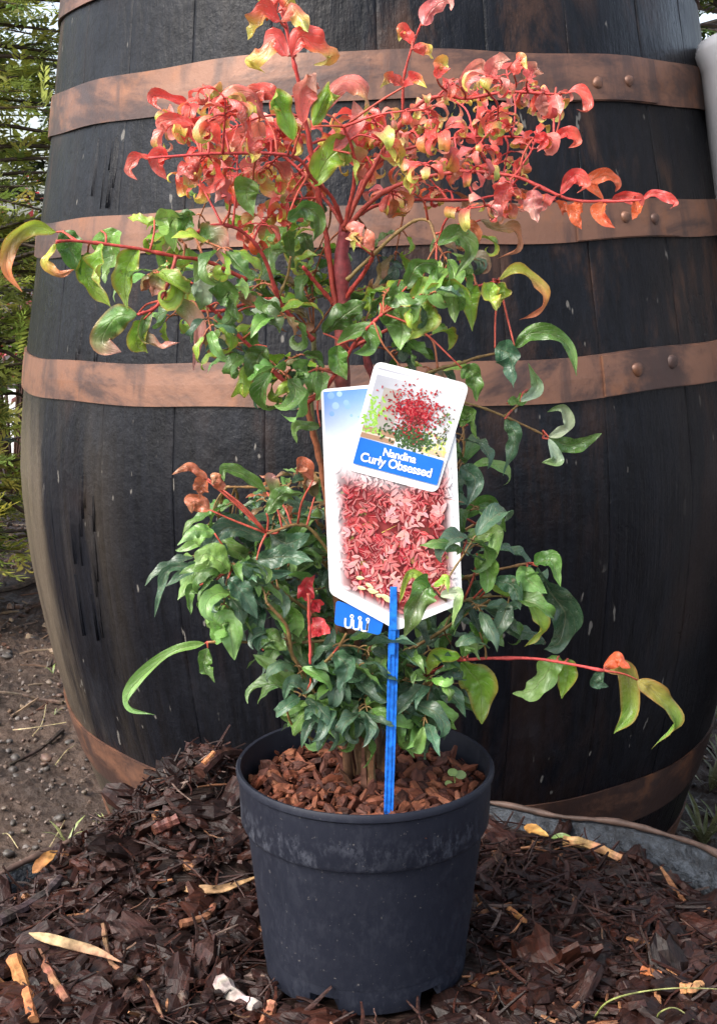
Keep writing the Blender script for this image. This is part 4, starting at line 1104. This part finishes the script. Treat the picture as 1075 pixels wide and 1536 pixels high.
ribbon('dry_leaf', '785,1228 800,1222 822,1238', .006, ((.42, .20, .05), (.50, .28, .09)), 'small ochre dead leaf beside the green blade', 'dry leaf')
ribbon('grass_blade', '826,1238 845,1232 868,1230', .0026, ((.30, .45, .12), (.36, .52, .16)), 'short bright green blade near the planter rim', 'blade', .006, .3, 'leaf')
ribbon('dead_leaf', '50,1308 72,1296 88,1284', .006, ((.22, .10, .03), (.28, .13, .04)), 'brown dead leaf at the planter rim beside the bare soil', 'dead leaf', .012)
stick('wood_stick', '22,1452 36,1490 52,1545', .0058, (.34, .145, .055), 'thick orange-brown wood stick pointing at the pale dry leaf', 'stick', .006)
stick('wood_stick', '58,1442 78,1478 102,1516', .0042, (.21, .095, .055), 'straight reddish stick tucked under the pale dry leaf', 'stick', .006)
stick('root_fibre', '155,1400 162,1440 172,1462 210,1482 228,1505 245,1545', .0021, (.15, .075, .045), 'long brown forked root strand running across the mulch', 'root', .007, .7)
stick('wood_stick', '398,1545 408,1512', .0052, (.30, .13, .07), 'stub of orange wood by the pot base', 'stick', .003)
stick('wood_stick', '764,1376 786,1396', .0030, (.40, .17, .06), 'short bright orange wood splinter right of the pot', 'splinter', .006)
stick('wood_stick', '845,1258 880,1268 932,1274', .0052, (.48, .26, .12), 'pale broken wood fibre piece near the charred wall', 'wood', .006)
stick('wood_stick', '1018,1500 1036,1494 1050,1490', .0042, (.46, .24, .10), 'pale orange wood chip beside the arching grass', 'wood', .006)
stick('wood_stick', '962,1468 992,1476', .0036, (.33, .12, .045), 'small rusty orange wood chip on the mulch', 'wood', .005)
stick('bark_strip', '300,1180 330,1150 362,1120', .0065, (.050, .022, .017), 'dark bark strip sticking up from the mound by the barrel', 'bark', .012, .6, 'mulch')
stick('bark_strip', '306,1176 322,1160', .0030, (.36, .15, .06), 'bright orange splinter on the mound by the barrel', 'splinter', .018)
stick('bark_strip', '0,1395 60,1362 92,1330', .0055, (.045, .033, .032), 'long grey-brown bark strip near the planter edge', 'bark', .006, .7, 'mulch')
stick('bark_strip', '705,1330 742,1300 748,1285', .0045, (.055, .028, .022), 'brown bark strip leaning right of the pot collar', 'bark', .006, .7, 'mulch')
stick('wood_stick', '272,1400 310,1392 322,1375', .0035, (.20, .085, .05), 'red-brown splintered stick left of the pot', 'stick', .008)
stick('wood_stick', '230,1262 268,1245', .0060, (.10, .035, .025), 'red bark stub above the blue-grey wall patch', 'bark', .007, .9, 'mulch')
for i, (s, L) in enumerate((('330,1478 352,1505 386,1525', .0075), ('795,1432 808,1418', .005))):
    stick('lichen_bark', s, L, (.30, .26, .23) if i == 0 else (.62, .64, .68), ('whitish lichen-crusted bark piece left of the pot base', 'small white lichen-crusted chip on the mulch')[i], 'bark', .003, .7)
# thin arching grass at the planter front
for s, lb in (('890,1545 912,1502 960,1488 1020,1482 1085,1484', 'long thin pale grass blade arching along the planter front'), ('984,1545 990,1518 1012,1512 1040,1530', 'short curled thin grass blade at the planter front')):
    ps = pts_of(s); pts = [P(a, b, .80 + .0002 * (a - 890)) for a, b in ps]; pts[0] = on(*(ps[0][0], 1530), -.002)
    c0 = pts[0].copy(); mb = MB(); mb.tube([p - c0 for p in crom(pts, 18)], lambda t: .0009 * (1 - .6 * t), 5, lambda t: lerp((.20, .24, .06), (.34, .33, .14), t))
    o = mb.build('grass_blade', M['straw'], None, True); o.location = c0; tag(o, lb, 'grass')
# seedling in the pot
sd = P(680, 1180, YC - .005); sd.z = pot_h(sd.x, sd.y); seedling = empty('seedling', sd); tag(seedling, 'tiny light green weed seedling among the pot bark', 'seedling')
mb = MB(); mb.tube([Vector((0, 0, -.002)), Vector((.001, 0, .006)), Vector((.0, -.001, .011))], .0006, 5, (.2, .3, .06)); mb.build('stem', M['leaf'], seedling)
for dx, dz, r_ in ((-.004, .004, .003), (.005, .011, .0045), (-.001, .013, .004), (.003, .002, .002)):
    v = [(dx + r_ * math.cos(a), -.001 + r_ * .5 * math.sin(a), dz + r_ * .6 * math.sin(a)) for a in [k * math.pi / 5 for k in range(10)]]
    mesh('leaf', v + [(a, b + .0004, c) for a, b, c in v], [tuple(range(10)), tuple(range(19, 9, -1))], M['leaf'], seedling, False, [jit((.16, .28, .05), .2)] * 20)

# ------------------------------------------------------------------ pebbles, twigs and weeds on the soil
def rock(rnd, r):
    v = []; f = []; ax = (rnd.uniform(.8, 1.25), rnd.uniform(.7, 1), rnd.uniform(.45, .7))
    for i, (z, s) in enumerate(((-.95, .3), (-.5, .85), (.1, 1), (.65, .75), (.98, .25))):
        for k in range(7):
            a = 2 * math.pi * k / 7 + i * .3; j = rnd.uniform(.88, 1.1); v.append((r * ax[0] * s * math.cos(a) * j, r * ax[1] * s * math.sin(a) * j, r * ax[2] * z * j))
    for i in range(4):
        for k in range(7): f.append((i * 7 + k, i * 7 + (k + 1) % 7, i * 7 + 7 + (k + 1) % 7, i * 7 + 7 + k))
    f += [tuple(range(6, -1, -1)), tuple(28 + k for k in range(7))]
    return v, f
STONE = [(.095, .08, .07), (.07, .062, .056), (.125, .098, .075), (.10, .062, .046), (.055, .046, .041), (.20, .17, .14)]
pebcol = [rm.choice(STONE) for _ in range(16)]; peb = [me_from('pebble', rock(rm, rm.uniform(.006, .011)), M['pebble'], c) for c in pebcol]
for me in peb: me.polygons.foreach_set('use_smooth', [True] * len(me.polygons))
def free_ground(x, y):
    return math.hypot(x - BX, y - BY) > .40 and math.hypot(x - PX, y - PY) > PR + .015
cnt = 0; placed = []; tries = 0
while cnt < 130 and tries < 5000:
    tries += 1; px, py = (rm.uniform(-20, 190), rm.uniform(930, 1340)) if rm.random() < .85 else (rm.uniform(1020, 1090), rm.uniform(1060, 1330))
    q = hit(px, py, ground_h, .8, 4)
    if q is None or not free_ground(q.x, q.y) or any((q.x - a) ** 2 + (q.y - b) ** 2 < .016 ** 2 for a, b in placed): continue
    placed.append((q.x, q.y)); ci = rm.randrange(16); o = bpy.data.objects.new('pebble', peb[ci]); s = rm.choice((.35, .4, .5, .55, .7, 1.1)); o.scale = (s, s, s)
    o.location = (q.x, q.y, ground_h(q.x, q.y) + .002 * s); o.rotation_euler = (rm.uniform(-.4, .4), rm.uniform(-.4, .4), rm.uniform(0, 6.28)); link(o)
    cc = pebcol[ci]; lb = ('large ' if s > 1 else 'small ') + ('pale' if cc[0] > .2 else 'brown' if cc[2] < cc[0] * .7 else 'grey') + ' pebble on the soil ' + ('between barrel and glazed container' if q.x > 0 else 'next to the planter rim' if q.y < 1.45 else 'beside the barrel foot' if q.y < 1.9 else 'towards the conifers')
    tag(o, lb, 'pebble', lb.replace('pebble', 'pebbles')); cnt += 1
mb = MB(); pr2 = [rock(rm, .004) for _ in range(10)]
n = 0
while n < 2600:
    if rm.random() < .8: x, y = rm.uniform(-1.0, -.25), rm.uniform(1.0, 2.7)
    else: x, y = rm.uniform(.35, .75), rm.uniform(1.0, 2.2)
    if not free_ground(x, y): continue
    addx(mb, rm.choice(pr2), Vector((x, y, ground_h(x, y) + .0005)), rq(rm, .4), rm.uniform(.4, 1.3), rm.choice([(.09, .06, .045), (.12, .085, .065), (.06, .04, .03), (.13, .11, .10), (.11, .08, .065)])); n += 1
tag(mb.build('grit', M['pebble']), 'loose soil crumbs and grit on the ground', 'grit', kind='stuff')
mb = MB()
for _ in range(4200):
    x, y = (rm.uniform(-1.9, -.35), rm.uniform(2.15, 4.7)) if rm.random() < .8 else (rm.uniform(.4, 1.2), rm.uniform(1.7, 4))
    if not free_ground(x, y): continue
    addx(mb, rm.choice(protoS if rm.random() < .6 else protoP), Vector((x, y, ground_h(x, y) + .003)), rq(rm, .3), rm.uniform(.8, 2.2), rm.choice([(.10, .05, .032), (.14, .085, .055), (.06, .035, .025), (.20, .14, .09), (.045, .03, .022)]))
tag(mb.build('leaf_litter', M['pebble']), 'brown twigs and leaf litter under the conifers', 'leaf litter', kind='stuff')
def ground_stick(name, s, r, col, label, cat, lift=.004, mat='straw'):
    pts = []
    for p in pts_of(s): q = hit(*p, ground_h, .8, 5); pts.append(Vector((q.x, q.y, ground_h(q.x, q.y) + lift)))
    c0 = pts[0].copy(); mb = MB(); mb.tube([p - c0 for p in crom(pts, 12)], lambda t: r * (1 - .5 * t), 6, lambda t: jit(col, .2)); o = mb.build(name, M[mat]); o.location = c0; return tag(o, label, cat)
ground_stick('fallen_twig', '96,1060 60,1052 30,1046 -15,1040', .004, (.06, .04, .03), 'dark thin twig lying on soil toward the barrel', 'twig')
ground_stick('fallen_twig', '95,1102 60,1130 15,1152', .0045, (.035, .025, .02), 'thick black twig lying slantwise on the soil', 'twig')
ground_stick('fallen_twig', '70,868 30,884 -10,895', .010, (.10, .065, .05), 'thick fallen stick behind the barrel flank', 'stick', .008)
ground_stick('fallen_twig', '80,905 40,920 0,950', .007, (.07, .04, .03), 'brown fallen stick on the litter beyond the pebbles', 'stick', .006)
for k, s in enumerate(('50,1112 64,1090 70,1062', '84,1152 100,1136 114,1124', '5,1260 14,1258 28,1278', '70,1290 85,1262 98,1236', '20,1100 50,1096 100,1088')):
    ground_stick('straw_stalk', s, .0011, (.36, .30, .17), ['pale straw stalk curving over the soil', 'pale straw stalk pointing at the hoop', 'bent pale straw stalk at the soil edge', 'pale straw stalk by the planter rim', 'flat pale straw stalk below the dark twig'][k], 'straw', .005)
def weed(px, py, n, L, label, col, hf=ground_h):
    q = hit(px, py, hf, .8, 5); o = empty('weed', (q.x, q.y, hf(q.x, q.y))); tag(o, label, 'weed')
    for k in range(n):
        a = rm.uniform(0, 6.28); d = Vector((math.cos(a), math.sin(a), 0)); l_ = L * rm.uniform(.6, 1.2); PAL['_w'] = (col, lerp(col, (.35, .40, .12), .4))
        leaf([d * l_ * t * .7 + Vector((0, 0, l_ * (t - .45 * t * t))) + ROOT for t in (0, .5, 1)], Vector((0, 0, 1)), l_ * .045, '_w', .3, .05, 1, 6)
        _, v, f, c, _l = leaves.pop(); mesh('blade', v, f, M['leaf'], o, True, c)
weed(80, 1014, 5, .03, 'tiny bright green weed beside the barrel flank', (.18, .30, .07)); weed(82, 1074, 4, .02, 'tiny green weed beside the lower hoop', (.2, .3, .08))
weed(100, 1268, 8, .05, 'small grass tuft at the planter rim by the pebbles', (.22, .28, .08)); weed(160, 1245, 6, .04, 'small grass tuft at the foot of the barrel', (.22, .28, .08))
for k in range(9): weed(rm.uniform(1048, 1080), rm.uniform(1080, 1310), 7, rm.uniform(.04, .09), 'thin grass tuft on the shaded soil right of the barrel', (.10, .13, .045))
for o in COL.objects:
    if o.name.startswith('weed') and 'right of the barrel' in o['label']: o['group'] = 'grass tufts right of the barrel'

# ------------------------------------------------------------------ pale tapered container beside the barrel
tx, ty = .685, 1.47; tank = empty('tall_planter', (tx, ty, GZ)); tag(tank, 'tall pale grey glazed tapered container standing right beside the barrel', 'planter')
TZ = P(1042, 58, ty).z - GZ; v = []; f = []; N = 72
prof = [(.150, 0), (.165, .01), (.262, TZ * .72), (.302, TZ - .03), (.310, TZ - .012), (.308, TZ), (.298, TZ + .004), (.285, TZ - .004), (.270, TZ - .12)]
for r, z in prof:
    for k in range(N): a = 2 * math.pi * k / N; v.append((r * math.cos(a), r * math.sin(a), z))
for i in range(len(prof) - 1):
    for k in range(N): f.append((i * N + k, i * N + (k + 1) % N, (i + 1) * N + (k + 1) % N, (i + 1) * N + k))
f += [tuple(range(N - 1, -1, -1)), tuple((len(prof) - 1) * N + k for k in range(N))]
mesh('body', v, f, M['tank'], tank, True)

# ------------------------------------------------------------------ conifers, fence and red shrub behind
def conifer(x, y, h, rad, label, seed, n=1000, low=.12, cols=((.54, .54, .12), (.38, .42, .09), (.20, .25, .065)), dens=1.0):
    q = random.Random(seed); t = empty('conifer_tree', (x, y, GZ)); tag(t, label, 'conifer', 'conifers behind the barrel')
    mb = MB(); mb.tube([Vector((0, 0, -.02)), Vector((.02, .01, h * .5)), Vector((0, 0, h))], lambda s: .045 * (1 - .9 * s), 8, (.07, .045, .033)); mb.build('trunk', M['pebble'], t, True)
    bm = MB(); cr = MB()
    for i in range(int(n / 9)):
        z = h * (low + (1 - low) * q.random() ** 1.05); a = q.uniform(0, 6.28); ext = rad * (1 - .55 * (z / h)) * q.uniform(.6, 1.1)
        d = Vector((math.cos(a), math.sin(a), q.uniform(-.15, .35))); p0 = Vector((0, 0, z)); p2 = p0 + d * ext; p1 = (p0 + p2) / 2 + Vector((0, 0, .05 * ext))
        path = crom([p0, p1, p2], 9); bm.tube(path, lambda s: .008 * (1 - .8 * s), 5, (.06, .04, .03))
        for k in range(16):
            b = path[min(8, 3 + int(6 * q.random()))]; dd = (d + Vector((q.gauss(0, .6), q.gauss(0, .6), q.gauss(-.05, .4)))).normalized(); L = q.uniform(.05, .11)
            sdv = dd.cross(Vector((q.gauss(0, .4), q.gauss(0, .4), 1))).normalized(); up = sdv.cross(dd)
            cc = jit(q.choice(cols), .3); tip = lerp(cc, (.30, .30, .06), q.uniform(0, .5))
            for m_ in range(13):   # flat fan of scale twigs
                s = m_ / 12; o = b + dd * L * s * .8; sg = 1 if m_ % 2 else -1
                td = (dd * q.uniform(.6, 1.1) + sdv * sg * q.uniform(.5, 1.0) + up * q.uniform(-.25, .25)).normalized(); l_ = L * q.uniform(.22, .42) * (1.1 - .5 * s); w_ = l_ * q.uniform(.12, .2)
                s2 = td.cross(up).normalized() * w_
                cr.add([o - s2 * .4, o + td * l_ * .5 - s2, o + td * l_, o + td * l_ * .55 + s2], [(0, 1, 2, 3)], [cc, cc, tip, cc])
                if q.random() < .6:
                    o2 = o + td * l_ * .5; t2 = (td + sdv * q.uniform(-.8, .8)).normalized(); s3 = t2.cross(up).normalized() * w_ * .7
                    cr.add([o2 - s3 * .4, o2 + t2 * l_ * .35 - s3, o2 + t2 * l_ * .7, o2 + t2 * l_ * .35 + s3], [(0, 1, 2, 3)], [cc, cc, tip, tip])
    bm.build('branches', M['pebble'], t); cr.build('crown', M['conifer'], t)
conifer(-1.0, 2.95, 3.0, .58, 'yellow-green conifer nearest the barrel flank', 1, 4600, .14)
conifer(-.93, 2.72, .62, .30, 'low yellow-green conifer shrub at the feet of the taller ones', 6, 900, .25)
conifer(-.62, 3.75, 2.8, .55, 'dark conifer behind the wire fence', 2, 1500, .05, ((.03, .05, .015), (.02, .04, .012), (.06, .08, .02)))
conifer(.92, 3.1, 3.2, .66, 'green conifer behind the pale glazed container', 3, 4200, .12, ((.05, .09, .02), (.03, .06, .016), (.10, .12, .03)))
conifer(-1.75, 3.4, 2.7, .65, 'bushy conifer left of the others', 4, 1200, .1)
# bare twigs at the foot of the conifer
for k, (s, r, lb) in enumerate((('88,790 40,770 -20,735', .007, 'bare brown bough across the gap under the conifer'), ('70,800 30,805 -20,812', .006, 'low bare bough above the litter under the conifer'), ('60,560 30,540 -10,525', .006, 'bare twig slanting through the conifer foliage'), ('75,640 40,600 10,590', .005, 'thin bare twig below the conifer foliage'))):
    pts = pp(s, 2.75, 2.85); c0 = pts[0].copy(); mb = MB(); end = Vector((-1.0, 2.95, pts[-1].z - .03)); mb.tube([p - c0 for p in crom(pts + [end], 14)], lambda t: r * (.4 + .6 * t), 6, (.075, .05, .04)); o = mb.build('bare_bough', M['bough']); o.location = c0; tag(o, lb, 'twig')
fence = empty('wire_fence', (-.9, 3.45, GZ)); tag(fence, 'dark welded wire mesh fence behind the conifer', 'fence')
def fbar(name, a, b, r): mb = MB(); mb.tube([Vector(a), Vector(b)], r, 6); return mb.build(name, M['wire'], fence)
for i in range(28): fbar('wire', (-1.3 + i * .1, 0, .02), (-1.3 + i * .1, 0, 1.15), .0022)
for j in range(12): fbar('wire', (-1.3, .004, .05 + j * .1), (1.4, .004, .05 + j * .1), .0022)
for x in (-1.28, .18, 1.38): fbar('post', (x, .02, -.05), (x, .02, 1.25), .022)
rb = empty('red_shrub', (-1.15, 4.2, GZ)); tag(rb, 'red-leaved shrub half hidden behind the conifer and fence', 'shrub')
q = random.Random(9); mb = MB(); st = MB()
for i in range(26):
    a = q.uniform(0, 6.28); e = Vector((.38 * math.cos(a) * q.random(), .3 * math.sin(a) * q.random(), q.uniform(.35, 1.05))); st.tube([Vector((0, 0, -.02)), e * .5 + Vector((0, 0, .06)), e], .006, 5, (.08, .04, .03))
    for k in range(26):
        c = e + Vector((q.gauss(0, .06), q.gauss(0, .06), q.gauss(0, .06))); u = Vector((q.gauss(0, 1), q.gauss(0, 1), q.gauss(0, 1))).normalized(); w_ = u.orthogonal().normalized(); L = q.uniform(.025, .05)
        cc = jit(q.choice([(.40, .03, .035), (.50, .08, .09), (.55, .2, .2), (.3, .03, .03)]), .2); mb.add([c, c + u * L * .5 + w_ * L * .25, c + u * L, c + u * L * .5 - w_ * L * .25], [(0, 1, 2, 3)], cc)
mb.build('foliage', M['conifer'], rb); st.build('stems', M['pebble'], rb)
